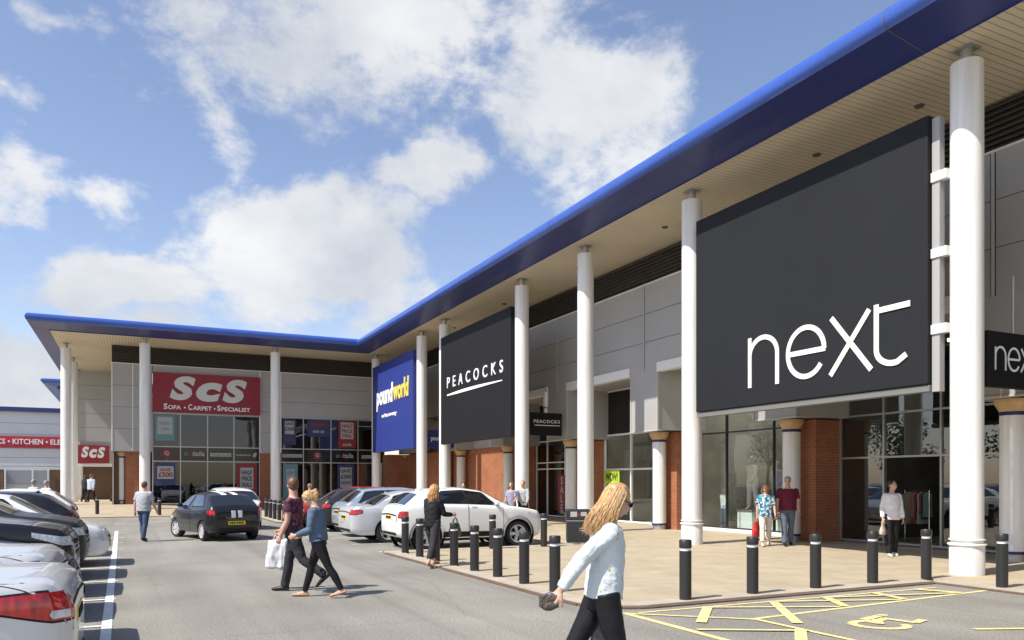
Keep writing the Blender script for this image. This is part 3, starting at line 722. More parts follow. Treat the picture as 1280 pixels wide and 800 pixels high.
s = MB(); s.box(-3.42,-1.38,61.68,61.85,2.98,4.22); spart(s, 'panel', M['scsred'], SG)
scs(SG, -3.42, -1.38, 2.98, 4.22, 61.68)
# brand strip logos and posters in the far shop window
def poster(x0, x1, z0, z1, y, base, lines, label, border=None, name='window_poster', lm='whitetxt'):
    b = thing(name, label, 'poster', ((x0+x1)/2, y, z0))
    s = MB(); s.box(x0, x1, y-.006, y+.006, z0, z1); spart(s, 'sheet', base, b)
    if border:
        s = MB(); bx0, bx1, bz0, bz1, bmx = border; s.box(x0+bx0*(x1-x0), x0+bx1*(x1-x0), y-.012, y-.007, z0+bz0*(z1-z0), z0+bz1*(z1-z0)); spart(s, 'panel', bmx, b)
    for t_, fz, fh, fw_, mm in lines:
        text(t_, mm, ((x0+x1)/2, y-.013, z0+fz*(z1-z0)), LY, UZ, height=fh*(z1-z0), width=fw_*(x1-x0), depth=.006, parent=b, bold=.03, align='CENTER')
    return b
cR = mat('poster_red', (.24,.02,.02), .5); cT = mat('poster_teal', (.12,.26,.28), .5); cN = mat('poster_navy', (.025,.04,.12), .5); cW = mat('poster_white', (.40,.40,.39), .6); cK = mat('poster_ink', (.03,.03,.03), .6)  # poster colours darkened to stand in for dim, shaded glass
YP = YW+.09-.015
def stand(yz): return yz
poster(1.25,2.3,4.1,5.6,YW+.08,cT,[('NOW',.60,.14,.55,cT),('ON',.38,.14,.4,cT)],'pale teal poster high in the far left shop window',(.12,.88,.25,.92,cW))
poster(1.25,2.35,1.5,2.8,YW+.08,cN,[('SAVE',.62,.14,.5,cR),('£500',.36,.22,.7,cR)],'navy poster with white save £500 card, lower left far window',(.1,.9,.28,.85,cW))
poster(5.75,6.95,.7,2.8,YW+.08,cR,[('HALF',.68,.13,.5,cK),('PRICE',.50,.13,.5,cK),('DEALS',.32,.13,.5,cK)],'red half price poster low in the left far window, above the striped black car',(.18,.82,.26,.88,cW))
poster(8.5,9.3,4.0,5.6,YW+.08,cN,[('SAVE',.76,.12,.6,cK),('£500',.55,.14,.7,cK),('NOW',.12,.1,.6,cR)],'navy and white save £500 poster in upper window beside tall column',(.15,.85,.42,.92,cW))
poster(8.5,9.4,.7,2.8,YW+.08,cT,[('NEW',.68,.12,.5,cT)],'tall teal poster low in window behind the burgundy shirt man',(.2,.8,.3,.85,cW))
poster(10.0,11.4,4.55,5.6,YW+.08,cN,[('sale',.62,.3,.7,cR),('now on',.22,.16,.5,cW)],'navy poster with red and white words in upper window')
poster(11.95,13.1,3.85,5.6,YW+.08,cR,[('HALF',.76,.13,.6,cR),('PRICE',.57,.13,.6,cR),('DEAL',.40,.12,.55,cR),('ends',.08,.12,.5,cW)],'red half price poster in upper window near the inner corner',(.14,.86,.34,.95,cW))
poster(11.9,13.0,.9,2.8,YW+.08,cN,[('SAVE',.72,.12,.55,cK),('£500',.52,.14,.6,cK),('NOW',.32,.12,.55,cK)],'navy save £500 poster in lower window near the inner corner',(.16,.84,.2,.9,cW))
def brand(x, kind):
    y = YW+.13
    if kind == 0:
        b = thing('brand_logo', f'round red logo disc on the black strip of the {"left" if x < 8 else "right"} far window', 'logo', (x, y, 3.3))
        s = MB(); s.lathe([(.26,0),(.26,.02)], (x,y-.02,3.36), 24, 'Y'); spart(s, 'disc', cR, b)
        text('G', cW, (x,y-.022,3.24), LY, UZ, height=.26, depth=.006, parent=b, bold=.03, align='CENTER')
        text('plan', cW, (x,y-.002,2.98), LY, UZ, height=.07, depth=.006, parent=b, align='CENTER')
    if kind == 1:
        b = thing('brand_logo', f'red, green and white italia wordmark on the {"left" if x < 8 else "right"} far window strip', 'logo', (x, y, 3.3))
        text('si', mat('logo_green', (.05,.3,.06), .5), (x-.55,y,3.24), LY, UZ, height=.26, width=.2, depth=.01, parent=b, bold=.02)
        text('si', cR, (x-.32,y,3.24), LY, UZ, height=.26, width=.2, depth=.01, parent=b, bold=.02)
        text('italia', cW, (x-.1,y,3.22), LY, UZ, height=.30, width=.68, depth=.01, parent=b, bold=.02, shear=.15)
    if kind == 2:
        b = thing('brand_logo', f'white nameplate with grey lettering on the {"left" if x < 8 else "right"} far window strip', 'logo', (x, y, 3.3))
        s = MB(); s.box(x-.6,x+.6,y-.015,y,3.21,3.42); spart(s, 'plate', cW, b)
        text('Parker Knoll', cK, (x,y-.016,3.26), LY, UZ, height=.11, width=1.0, depth=.004, parent=b, align='CENTER')
    if kind == 3:
        b = thing('brand_logo', 'grey endurance wordmark with horse head mark on far window strip', 'logo', (x, y, 3.3))
        text('endurance', M['silverletter'], (x-.62,y,3.27), LY, UZ, height=.12, width=.85, depth=.01, parent=b)
        s = MB(); s.poly([(x+.35,y-.008,3.2),(x+.5,y-.008,3.18),(x+.55,y-.008,3.3),(x+.58,y-.008,3.48),(x+.45,y-.008,3.44),(x+.36,y-.008,3.36)]); spart(s, 'mark', cW, b)
for i, kx in enumerate((0,1,2,3)): brand(1.12+1.495*(i+.5), kx)
brand(9.07,2); COL.objects[-1]; [o for o in COL.objects if o.name.startswith('brand_logo')][-1]['label'] = 'white nameplate with grey lettering, far window strip, touching the second tall column'; brand(10.63,0); brand(12.37,1); brand(14.1,2)
# curtains and tall lamp poles inside the far window
M['curtain'] = mat('curtain_cloth', (.42,.41,.38), .9)
def curtain(x, w, z0, z1, y, label):
    s = MB(); n = 16
    for i in range(n):
        a, b2 = x+w*i/n, x+w*(i+1)/n
        ya, yb = y+.05*math.sin(i*1.9), y+.05*math.sin((i+1)*1.9)
        s.quad((a,ya,z0),(b2,yb,z0),(b2,yb,z1),(a,ya,z1))
    tag(s.build('curtain', M['curtain'], smooth=True), label, 'curtain', 'curtains in the far shop window')
for x, w_, z0, z1, lb in ((4.35,.32,.5,2.85,'pale hanging curtain in third lower pane of the left window'),(4.95,.28,.5,2.85,'narrow pale curtain next to it, fourth from the left'),(5.35,.22,3.8,5.3,'short pale curtain in upper pane under the crimson sign'),(5.95,.3,3.8,5.6,'pale curtain high in the last pane of left window'),(9.95,.25,.3,2.85,'pale curtain in lower pane behind the ponytail'),(11.6,.25,.3,5.6,'tall pale curtain between two right window posters')):
    curtain(x, w_, z0, z1, YW+.8, lb)
# sale notices in the long front
b = thing('window_poster', 'tall red SALE banner in the dark fourth shop doorway', 'poster', (17.8,31.3,.4))
s = MB(); s.box(17.78,17.80,30.95,31.65,.3,2.0); spart(s, 'sheet', cR, b)
for i, ch in enumerate('SALE'): text(ch, cW, (17.778,31.3,1.58-.42*i), LX, UZ, height=.34, depth=.006, parent=b, bold=.02, align='CENTER')
b = thing('window_poster', 'lime green WOW notice on the window left of the blonde head', 'poster', (17.85,27.2,1.7))
s = MB(); s.box(17.84,17.86,26.7,27.8,1.62,2.15); spart(s, 'sheet', mat('lime', (.50,.72,.03), .5), b)
text('WOW!', cK, (17.838,27.7,1.72), LX, UZ, height=.34, width=.9, depth=.006, parent=b, bold=.03)

# ------------------------------------------------------------------ neighbouring buildings
NB = thing('retail_building', 'lower grey retail unit with blue canopy, just showing behind the first', 'shop building', (2,76,0))
s = MB(); s.box(-4,20,77,100,0,9.4); s.build('wall', M['clad'], NB, world=True)
s = MB(); y0, y1 = 73.6, 78
prf = [(0,9.35),(.0,9.5),(1.0,9.75),(1.12,9.9),(1.08,10.03),(.9,10.1),(-3,10.2)]
def off2(d): return [(20,y0+1.1-d),(-5.5-d,y0+1.1-d),(-5.5-d,100)]
rr = [off2(d) for d, z in prf]
for i in range(len(prf)-1):
    for j in range(2): s.quad((*rr[i][j],prf[i][1]),(*rr[i][j+1],prf[i][1]),(*rr[i+1][j+1],prf[i+1][1]),(*rr[i+1][j],prf[i+1][1]))
s.build('fascia', M['nose'], NB, world=True)
s = MB(); s.box(-5.5,20,74.7,77,9.45,9.5); s.box(-5.5,-4,77,100,9.45,9.5); s.build('soffit', M['soffit_x'], NB, world=True)
NB = thing('retail_building', 'distant grey shed with a red lettered band and thin blue roof edge', 'shop building', (-26,115,0))
M['clad_far'] = mat('pale_cladding', (.66,.66,.65), .5, noise_amt=.04, noise_scale=.3)
s = MB(); s.box(-60,-5,107,140,0,10.1); s.build('wall', M['clad_far'], NB, world=True)
s = MB(); s.box(-60.3,-4.7,106.5,107.2,9.85,10.35); s.build('fascia', M['blue_fascia'], NB, world=True)
s = MB()
for z in (3.5,4.5,5.6,7.2,8.5): s.box(-60,-5,106.99,107,z,z+.03)
s.build('panel_joint', M['clad_gap'], NB, world=True)
s = MB(); s.box(-40,-5,106.8,106.98,5.65,6.98); s.build('sign_band', mat('band_red', (.52,.03,.045), .5), NB, world=True)
text('CS • KITCHEN • ELEC', M['whitetxt'], (-13.9,106.79,6.05), LY, UZ, height=.62, width=6.9, depth=.05, parent=NB, bold=.02)
s = MB(); s.box(-60,-5,106.6,106.9,1.5,3.0); s.build('window_band', mat('grey_band', (.30,.31,.33), .4), NB, world=True)
for x0 in (-14.6,-8.6): 
    s = MB(); s.box(x0,x0+1.4,106.3,106.6,.0,3.1); s.build('brick_panel', M['brown'], NB, world=True)
for x0 in (-13.0,-10.3,-8.75):
    s = MB(); s.box(x0-.08,x0+.08,106,106.2,0,3.2); s.build('post', M['white'], NB, world=True)

# ------------------------------------------------------------------ bollards
def bollard_mesh():
    s = MB(); s.lathe([(.085,0),(.085,.69)], n=24); s.lathe([(.085,.728),(.088,.738),(.088,.83),(.078,.845)], n=24); a = s.mesh('bollard', [M['black']], True)
    s = MB(); s.lathe([(.074,.688),(.074,.730)], n=24); b_ = s.mesh('reflective_band', [M['whitetxt']], True)
    s = MB(); s.lathe([(.1,0),(.1,.012)], n=24); c_ = s.mesh('base_ring', [M['steel']], True)
    return a, b_, c_
BM = bollard_mesh()
ordn = ['first','second','third','fourth','fifth','sixth','seventh','eighth']
def bollard(x, y, label, group):
    z = fore(x, y) if y > 41.6 else KZ+.004
    r = link(BM[0], 'bollard', None, (x,y,z)); tag(r, label, 'bollard', group)
    link(BM[1], 'reflective_band', r)
for i in range(8): bollard(5.78, 17.6-1.03*i, f'black bollard with white band, {ordn[i]} from the far end of the kerbside row', 'bollards along the road kerb')
for i, (x, y) in enumerate(((7.05,8.88),(8.33,8.92),(9.65,8.95),(10.97,8.98),(12.32,9.0))): bollard(x, y, f'black bollard with white band, {ordn[i]} from the left behind the yellow hatching', 'bollards behind the yellow hatching')
bollard(12.36, 7.72, 'rightmost black bollard, in front of the nearest tall column', 'bollards behind the yellow hatching')
bollard(8.1, 17.75, 'black bollard standing before the doors of the white crossover', 'bollards beside the parked crossover'); bollard(9.55, 17.75, 'black bollard standing before the front wheel of the white crossover', 'bollards beside the parked crossover')
for i in range(5): bollard(5.75, 38.4-1.2*i, f'distant black bollard, {ordn[i]} from the left in the clustered row by the far column', 'bollards by the far column')
bollard(-1.5, 43.4, 'far black bollard right of the parked car noses', 'bollards at the far forecourt'); bollard(1.25, 42.3, 'far black bollard below the far shop window, behind walking man', 'bollards at the far forecourt')
# litter bin
b = thing('litter_bin', 'black twin litter bin between the white car bonnet and a column', 'litter bin', (10.95,18.4,KZ), -.46)
s = MB(); s.box(-.31,.31,-.25,.25,.03,.60); s.build('cabinet', M['black'], b, bevel=.015)
s = MB(); s.box(-.33,.33,-.27,.27,.63,.92); s.build('hood', M['black'], b, bevel=.03)
s = MB(); s.box(-.30,.30,-.24,.24,.595,.635); s.build('trim', M['steel'], b)
s = MB(); s.box(-.22,-.04,-.276,-.268,.72,.86); s.build('label_plate', cW, b)
s = MB(); s.box(.06,.22,-.276,-.268,.74,.85); s.build('label_plate', cW, b)
s = MB(); s.box(-.02,.04,-.277,-.269,.74,.82); s.build('sticker', cR, b)
s = MB(); s.box(.02,.26,-.256,-.251,.40,.42); s.box(.02,.26,-.256,-.251,.34,.36); s.build('text_strip', M['steel'], b)
s = MB(); s.box(-.28,.28,-.22,.22,0,.03); s.build('foot', M['steel'], b)

# ------------------------------------------------------------------ cars
def lerp_tab(tab, x):
    if x <= tab[0][0]: return tab[0][1]
    for (a, va), (b, vb) in zip(tab, tab[1:]):
        if x <= b: return va + (vb-va)*(x-a)/(b-a)
    return tab[-1][1]
class Car:
    """body surface S(x, v): x metres back from the nose, v 0 (underside centre) .. 10 (roof centre) .. 20 (other side)"""
    def __init__(s, L, W, belt, roof, zb=.2, wheel_r=.32, fa=.85, ra=.82, gh=1.0, sm=.05, nose=.26, tail=.16):
        s.L, s.W, s.belt, s.roof, s.zb, s.wr, s.fa, s.ra, s.gh, s.sm = L, W, belt, roof, zb, wheel_r, fa, L-ra, gh, sm
        h = W/2
        s.wt = [(0,h-nose),(.04,h-nose*.62),(.15,h-nose*.3),(.4,h-.06),(.9,h-.01),(1.5,h),(L-1.2,h),(L-.6,h-.015),(L-.25,h-tail*.35),(L-.09,h-tail*.6),(L-.03,h-tail*.95),(L,h-tail*1.5)]
        s.bt = [(0,zb+.16),(.05,zb+.05),(.2,zb),(L-.3,zb+.02),(L-.06,zb+.09),(L,zb+.2)]
    def avg(s, tab, x, r=None):
        r = r or s.sm; r = min(r, max(.004, min(x, s.L-x)))
        return sum(lerp_tab(tab, x+r*k/2)*w for k, w in ((-2,1),(-1,2),(0,3),(1,2),(2,1)))/9
    def sec(s, x):
        w = s.avg(s.wt, x); b = s.avg(s.bt, x, .03); t = s.avg(s.belt, x); r = max(s.avg(s.roof, x), t+.0); g = r-t; H = t-b
        return [(0,b),(.78*w,b),(.95*w,b+.05),(.992*w,b+.28*H),(w,b+.62*H),(.985*w,t-.07*H-.02),(.93*w,t+.005),
                (.93*w-.02-g*.16,t+.5*g+.004),(.93*w-.05-g*.34*s.gh,t+.92*g+.006),(.52*(.93*w-.03-g*.30),t+g+.022),(0,t+g+.032)]
    def S(s, x, v):
        sg = 1
        if v > 10: v = 20-v; sg = -1
        P = s.sec(x); i = min(int(v), 9); f = v-i
        p0 = P[i-1] if i > 0 else (-P[1][0], P[1][1]); p3 = P[i+2] if i < 9 else (-P[9][0], P[9][1])
        p1, p2 = P[i], P[i+1]
        def cr(a, b, c, d): return .5*((2*b)+(-a+c)*f+(2*a-5*b+4*c-d)*f*f+(-a+3*b-3*c+d)*f**3)
        y = cr(p0[0],p1[0],p2[0],p3[0]); z = cr(p0[1],p1[1],p2[1],p3[1])
        return Vector((s.L/2-x, sg*y, z))     # forward is +x, the car's left is +y
    def nrm(s, x, v):
        e = .02; x = min(max(x, e), s.L-e)
        du = s.S(x+e, v)-s.S(x-e, v); dv = s.S(x, min(v+.1,19.99))-s.S(x, max(v-.1,.01))
        n = du.cross(dv)
        if n.length < 1e-9: n = Vector((0,0,1))
        n.normalize()
        c = s.S(x, v) - Vector((s.L/2-x, 0, .55)); 
        if n.dot(c) < 0: n = -n
        return n
    def body(s):
        xs = [0]; st = [.01,.025,.05,.09,.15,.22]; xs += st
        x = .22
        while x < s.L-.24: x += .055; xs.append(x)
        xs = [q for q in xs if q < s.L-.2] + [s.L-q for q in st[::-1]] + [s.L]
        nv = 52; mb = MB(); vs = []
        for x in xs:
            for j in range(nv): vs.append(s.S(x, 20*j/nv))
        n = len(xs)
        fs = [(i*nv+j, (i+1)*nv+j, (i+1)*nv+(j+1)%nv, i*nv+(j+1)%nv) for i in range(n-1) for j in range(nv)]
        fs += [tuple(range(nv)), tuple((n-1)*nv+j for j in range(nv))[::-1]]
        mb.add(vs, fs); return mb
    def wz(s, x, z):
        if not hasattr(s, 'cch'): s.cch = {}
        q_ = round(min(max(x,.0),s.L), 3)
        if q_ not in s.cch: s.cch[q_] = [(0,0)]+[(abs(p.y), p.z) for p in (s.S(q_, 1+.25*k_) for k_ in range(37))]
        P_ = s.cch[q_]; ww = 0
        for (y1_, z1_), (y2_, z2_) in zip(P_[1:], P_[2:]):
            lo_, hi_ = min(z1_, z2_), max(z1_, z2_)
            if lo_ <= z <= hi_ and hi_ > lo_: ww = max(ww, y1_+(y2_-y1_)*(z-z1_)/(z2_-z1_))
        return ww
    def xw(s, y, z, front):
        for k_ in range(90):
            x_ = .003*k_ if front else s.L-.003*k_
            if s.wz(x_, z) >= abs(y) and s.sec(x_)[0][1] <= z: return x_
        return x_
    def lamp(s, side, front, zr, zp, length, inward, off=.008, n=9, m=5):
        """wrap-round lamp: zr = (low, high) at the end of the car, zp = the same at its pointed side end"""
        mb = MB(); vs = []; sgx = 1 if front else -1
        yc = s.W/2-.10
        for i in range(2*n+1):
            for j in range(m+1):
                if i <= n:      # along the flank
                    t = i/n; z = (zp[0]*(1-t)+zr[0]*t)*(1-j/m)+(zp[1]*(1-t)+zr[1]*t)*j/m
                    xe = s.xw(yc, z, front); x0 = length if front else s.L-length
                    x_ = x0+(xe-x0)*t; y_ = s.wz(x_, z); nn = Vector((sgx*t*.7, 1, 0)).normalized()
                else:
                    t = (i-n)/n; z = zr[0]*(1-j/m)+zr[1]*j/m
                    xe = s.xw(yc, z, front); ye = s.wz(xe, z); y_ = ye+(yc-inward-ye)*t; x_ = s.xw(y_, z, front); nn = Vector((sgx*1, .7*(1-t), 0)).normalized()
                p = Vector((s.L/2-x_, y_, z))+nn*off; vs.append((p.x, side*p.y, p.z))
        q = m+1; fs = [(i*q+j,(i+1)*q+j,(i+1)*q+j+1,i*q+j+1) for i in range(2*n) for j in range(m)]
        mb.add(vs, fs); return mb
    def patch(s, c, nx=8, nv=6, off=.005, mb=None, mi=0, both=False, skirt=True):
        """bilinear patch on the body surface; corners ((x,v) x4) go round"""
        mb = mb or MB(); vs = []; inner = []
        for i in range(nx+1):
            for j in range(nv+1):
                a, b = i/nx, j/nv
                x = (1-a)*(1-b)*c[0][0]+a*(1-b)*c[1][0]+a*b*c[2][0]+(1-a)*b*c[3][0]
                v = (1-a)*(1-b)*c[0][1]+a*(1-b)*c[1][1]+a*b*c[2][1]+(1-a)*b*c[3][1]
                x = min(max(x, .001), s.L-.001)
                vs.append(s.S(x, v)+s.nrm(x, v)*off)
        m = nv+1
        mb.add(vs, [(i*m+j,(i+1)*m+j,(i+1)*m+j+1,i*m+j+1) for i in range(nx) for j in range(nv)], mi)
        return mb
def mir(c): return tuple((x, 20-v) for x, v in c)
CACHE = {}
def wheel_meshes(r, w, spokes=5, style=0):
    t = MB(); h = w/2
    t.lathe([(r*.66,-h*.8),(r*.72,-h),(r*.93,-h),(r,-h*.72),(r,h*.72),(r*.93,h),(r*.72,h),(r*.66,h*.8),(r*.655,-h*.8)], n=36, axis='Y', cap=False)
    tyre = t.mesh('tyre', [M['rubber']], True)
    a = MB()
    for sg in (1,):
        a.lathe([(r*.60,h*.3),(r*.69,h*.78),(r*.70,h*.98),(r*.64,h*.95),(r*.58,h*.45)], n=36, axis='Y', cap=False)
        a.lathe([(r*.14,h*.5),(r*.14,h*.86),(r*.10,h*.9)], n=16, axis='Y')
        for i in range(spokes):
            an = 2*math.pi*i/spokes
            for da in ((-.12,.12) if style else (0,)):
                ww = .042 if style else .075
                c_, s_ = math.cos(an+da), math.sin(an+da); q = []
                for rad, hw, y in ((r*.10,ww*.75*.9,h*.84),(r*.66,ww*.62,h*.74)):
                    for k_ in (-1,1):
                        for yy in (y-.03, y): q.append((rad*c_-k_*hw*s_, yy, rad*s_+k_*hw*c_))
                a.add(q, [(0,1,3,2),(4,6,7,5),(1,5,7,3),(0,2,6,4),(0,4,5,1),(2,3,7,6)])
    rim = a.mesh('rim', [M['alloy']], False)
    d = MB(); d.lathe([(r*.63,h*.30),(r*.63,h*.34)], n=30, axis='Y'); disc = d.mesh('brake_disc', [M['archblack']], True)
    return tyre, rim, disc
def build_car(kind):
    if kind in CACHE: return CACHE[kind]
    key = kind; small = kind == 'saloon_b'
    if small: kind = 'saloon'
    if kind == 'hatch':
        C_ = Car(3.95,1.72,[(0,.50),(.04,.64),(.16,.76),(.5,.88),(.95,.97),(2.5,1.0),(3.75,1.03),(3.86,.99),(3.93,.90),(3.95,.80)],
                 [(0,.50),(.04,.64),(.16,.76),(.5,.88),(.95,.97),(1.75,1.40),(2.3,1.465),(3.0,1.44),(3.35,1.38),(3.80,1.05),(3.88,.98),(3.93,.90),(3.95,.80)], fa=.78, ra=.68, wheel_r=.30, sm=.07)
        A = dict(ws=(1.0,1.72), rw=(3.40,3.80), sw=[((1.32,1.86),(1.95,2.25)),((2.33,2.30),(3.28,3.0))], doors=[(1.22,2.28)], lampz=(3.6,5.6), rl=(3.55,3.93))
        C_.gh = 1.1
    elif kind == 'saloon':
        C_ = Car(4.65,1.82,[(0,.48),(.04,.62),(.15,.72),(.5,.82),(1.15,.93),(3.0,.98),(3.95,1.01),(4.5,1.00),(4.6,.96),(4.65,.82)],
                 [(0,.48),(.04,.62),(.15,.72),(.5,.82),(1.15,.93),(2.05,1.36),(2.6,1.43),(3.1,1.41),(3.45,1.33),(4.02,1.03),(4.5,1.01),(4.6,.965),(4.65,.82)], fa=.88, ra=1.02, wheel_r=.33, sm=.10)
        A = dict(ws=(1.2,2.02), rw=(3.50,4.02), sw=[((1.55,2.15),(2.42,2.50)),((2.50,2.56),(3.62,3.40))], doors=[(1.42,2.46),(2.47,3.5)], lampz=(4.0,5.6), rl=(4.12,4.63))
    elif kind == 'estate':
        C_ = Car(4.65,1.82,[(0,.48),(.04,.62),(.15,.72),(.5,.84),(1.1,.94),(3.0,1.0),(4.4,1.04),(4.55,.99),(4.62,.92),(4.65,.80)],
                 [(0,.48),(.04,.62),(.15,.72),(.5,.84),(1.1,.94),(1.98,1.40),(2.6,1.49),(3.6,1.47),(4.0,1.42),(4.45,1.06),(4.56,.99),(4.62,.92),(4.65,.80)], fa=.88, ra=.9, wheel_r=.33, sm=.08)
        A = dict(ws=(1.15,1.95), rw=(4.03,4.46), sw=[((1.50,2.1),(2.4,2.5)),((2.48,2.56),(3.4,3.35)),((3.48,3.43),(4.15,3.9))], doors=[(1.38,2.44),(2.45,3.45)], lampz=(4.0,5.8), rl=(4.1,4.62))
    elif kind == 'suv':
        C_ = Car(4.35,1.84,[(0,.66),(.04,.86),(.12,.98),(.5,1.06),(1.05,1.13),(2.4,1.19),(3.6,1.22),(4.12,1.18),(4.25,1.06),(4.33,.97),(4.35,.88)],
                 [(0,.66),(.04,.86),(.12,.98),(.5,1.06),(1.05,1.13),(1.85,1.56),(2.5,1.645),(3.3,1.60),(3.75,1.50),(4.14,1.22),(4.26,1.06),(4.33,.97),(4.35,.88)], zb=.26, fa=.84, ra=.80, wheel_r=.36, sm=.09)
        A = dict(ws=(1.1,1.82), rw=(3.76,4.15), sw=[((1.42,1.95),(2.28,2.42)),((2.36,2.50),(3.55,3.05))], doors=[(1.3,2.34),(2.35,3.3)], lampz=(4.0,5.5), rl=(3.9,4.24))
    parts = []     # (name, mesh, material key or None, parent index or None)
    body = C_.body(); me = body.mesh('body', [M['car_silver']], False)
    ob = bpy.data.objects.new('tmp', me); COL.objects.link(ob)
    bm = bmesh.new(); bm.from_mesh(me); bmesh.ops.remove_doubles(bm, verts=bm.verts, dist=1e-4); bmesh.ops.recalc_face_normals(bm, faces=bm.faces); bm.to_mesh(me); bm.free()
    # wheel arches cut through the flanks, lined with black
    cm = MB(); h = C_.W/2; wr = C_.wr
    for ax in (C_.fa, C_.ra):
        for sg in (1,-1):
            y0, y1 = sorted((sg*(h-.30), sg*(h+.3)))
            cm.lathe([(wr*1.16,y0),(wr*1.16,y1)], (C_.L/2-ax,0,wr), 30, 'Y')
    cme = cm.mesh('cut', [M['archblack']]); bm = bmesh.new(); bm.from_mesh(cme); bmesh.ops.recalc_face_normals(bm, faces=bm.faces); bm.to_mesh(cme); bm.free()
    cob = bpy.data.objects.new('cut', cme); COL.objects.link(cob)
    bo = ob.modifiers.new('b', 'BOOLEAN'); bo.object = cob; bo.operation = 'DIFFERENCE'; bo.solver = 'EXACT'; bo.material_mode = 'TRANSFER'
    dg = bpy.context.evaluated_depsgraph_get(); me2 = bpy.data.meshes.new_from_object(ob.evaluated_get(dg))
    bpy.data.objects.remove(ob); bpy.data.objects.remove(cob)
    me2.name = 'body'
    if len(me2.materials) < 2: me2.materials.append(M['archblack'])
    me2.polygons.foreach_set('use_smooth', [True]*len(me2.polygons)); me2.set_sharp_from_angle(angle=R(40))
    parts.append(('body', me2, 'paint', None))
    def P(name, mb, m, par=None, smooth=True):
        parts.append((name, mb.mesh(name, [M[m]] if m != 'paint' else [M['car_silver']], smooth), 'paint' if m == 'paint' else None, par)); return len(parts)-1
    a, b = A['ws']; rwa, rwb = A['rw']
    P('windscreen', C_.patch(((a,7.6),(a,12.4),(b,11.85),(b,8.15)), 16, 12, .006), 'glassc')
    P('rear_window', C_.patch(((rwa,8.2),(rwa,11.8),(rwb,12.2),(rwb,7.8)), 16, 10, .006), 'glassc')
    frame_side = []
    for k_, (lo, hi) in enumerate(A['sw']):
        c = ((lo[0],6.22),(hi[0],6.22),(hi[1],7.75),(lo[1],7.75))
        cf = ((lo[0]-.05,6.08),(hi[0]+.05,6.08),(hi[1]+.04,7.9),(lo[1]-.05,7.9))
        for q, qf in ((c, cf), (mir(c), mir(cf))):
            w_ = P('side_window', C_.patch(q, 10, 8, .009), 'glassc')
            P('window_frame', C_.patch(qf, 10, 8, .0045), 'archblack', w_)
    for x0, x1 in A['doors']:
        top = 5.85
        lowv = 2.15
        x1b = min(x1, C_.ra-wr*1.2) if x1 > C_.ra-wr*1.2 else x1
        c = ((x0,lowv),(x1b,lowv),(x1,top),(x0+.02,top))
        e = .012; ce = ((x0-e,lowv-.05),(x1b+e,lowv-.05),(x1+e,top+.02),(x0+.02-e,top+.02))
        for q, qe in ((c, ce), (mir(c), mir(ce))):
            d = P('door', C_.patch(q, 12, 12, .005), 'paint')
            P('door_gap', C_.patch(qe, 12, 12, .0018), 'archblack', d)
            hm = MB(); p_ = C_.S(x1-.14, q[2][1]-.55 if q[2][1] < 10 else q[2][1]+.55)
            hm.box(p_.x-.07, p_.x+.09, p_.y-.022, p_.y+.022, p_.z-.014, p_.z+.014); P('handle', hm, 'paint', d, False)
    v0, v1 = A['lampz']; r0, r1 = A['rl']
    for fl in (False, True):
        mm = (lambda c: mir(c)) if fl else (lambda c: c)
        sd_ = -1 if fl else 1
        if kind == 'saloon' and not small:      # long wrap-round lamp, pointed towards the front
            tl = P('tail_light', C_.lamp(sd_, False, (.76,.955), (.90,.93), .66, .16), 'redlamp')
            P('reversing_lamp', C_.lamp(sd_, False, (.775,.83), (.80,.81), .13, .08, .012, 5, 3), 'clearlamp', tl)
            P('lamp_edge', C_.lamp(sd_, False, (.745,.97), (.895,.94), .70, .175, .004), 'archblack', tl)
        else:
            z0_, z1_, ln_, in_ = {'hatch':(.80,.95,.26,.10),'saloon':(.80,.93,.30,.20),'estate':(.78,.93,.24,.10),'suv':(.86,1.03,.26,.08)}[kind]
            tl = P('tail_light', C_.lamp(sd_, False, (z0_,z1_), (z0_+.05,z1_-.01), ln_, in_), 'redlamp')
            P('lamp_edge', C_.lamp(sd_, False, (z0_-.012,z1_+.01), (z0_+.038,z1_), ln_+.015, in_+.012, .004), 'archblack', tl)
        hz = lerp_tab(C_.belt, .12)-.05
        P('headlight', C_.lamp(sd_, True, (hz-.15,hz-.02), (hz-.02,hz+.05), .52, .24), 'clearlamp')
        # mirror
        q = C_.S(a+.42, 6.1); mx_ = MB(); sg = -1 if fl else 1; yy = sg*(abs(q.y)+.10)
        mx_.ball((q.x, yy, q.z+.07), .06,.10,.065, 12, 8); mx_.box(q.x-.03,q.x+.02, min(yy, sg*(abs(q.y)-.03)), max(yy, sg*(abs(q.y)-.03)), q.z+.01, q.z+.05)
        P('door_mirror', mx_, 'paint')
    rt_ = A['rw'][1]
    for nm_, c in (('tailgate', ((rt_+.03,7.0),(rt_+.03,13.0),(C_.L-.012,15.9),(C_.L-.012,4.1))), ('bonnet', ((.09,13.6),(.09,6.4),(a-.03,7.2),(a-.03,12.8)))):
        d = P(nm_, C_.patch(c, 14, 16, .004), 'paint')
        (x0,v0_),(x1,v1_),(x2,v2_),(x3,v3_) = c; s1_ = 1 if v1_ > v0_ else -1; ex = .012
        P('panel_gap', C_.patch(((x0-ex,v0_-s1_*.09),(x1-ex,v1_+s1_*.09),(min(x2+ex,C_.L-.002),v2_+s1_*.05),(min(x3+ex,C_.L-.002),v3_-s1_*.05)), 14, 16, .0014), 'archblack', d)
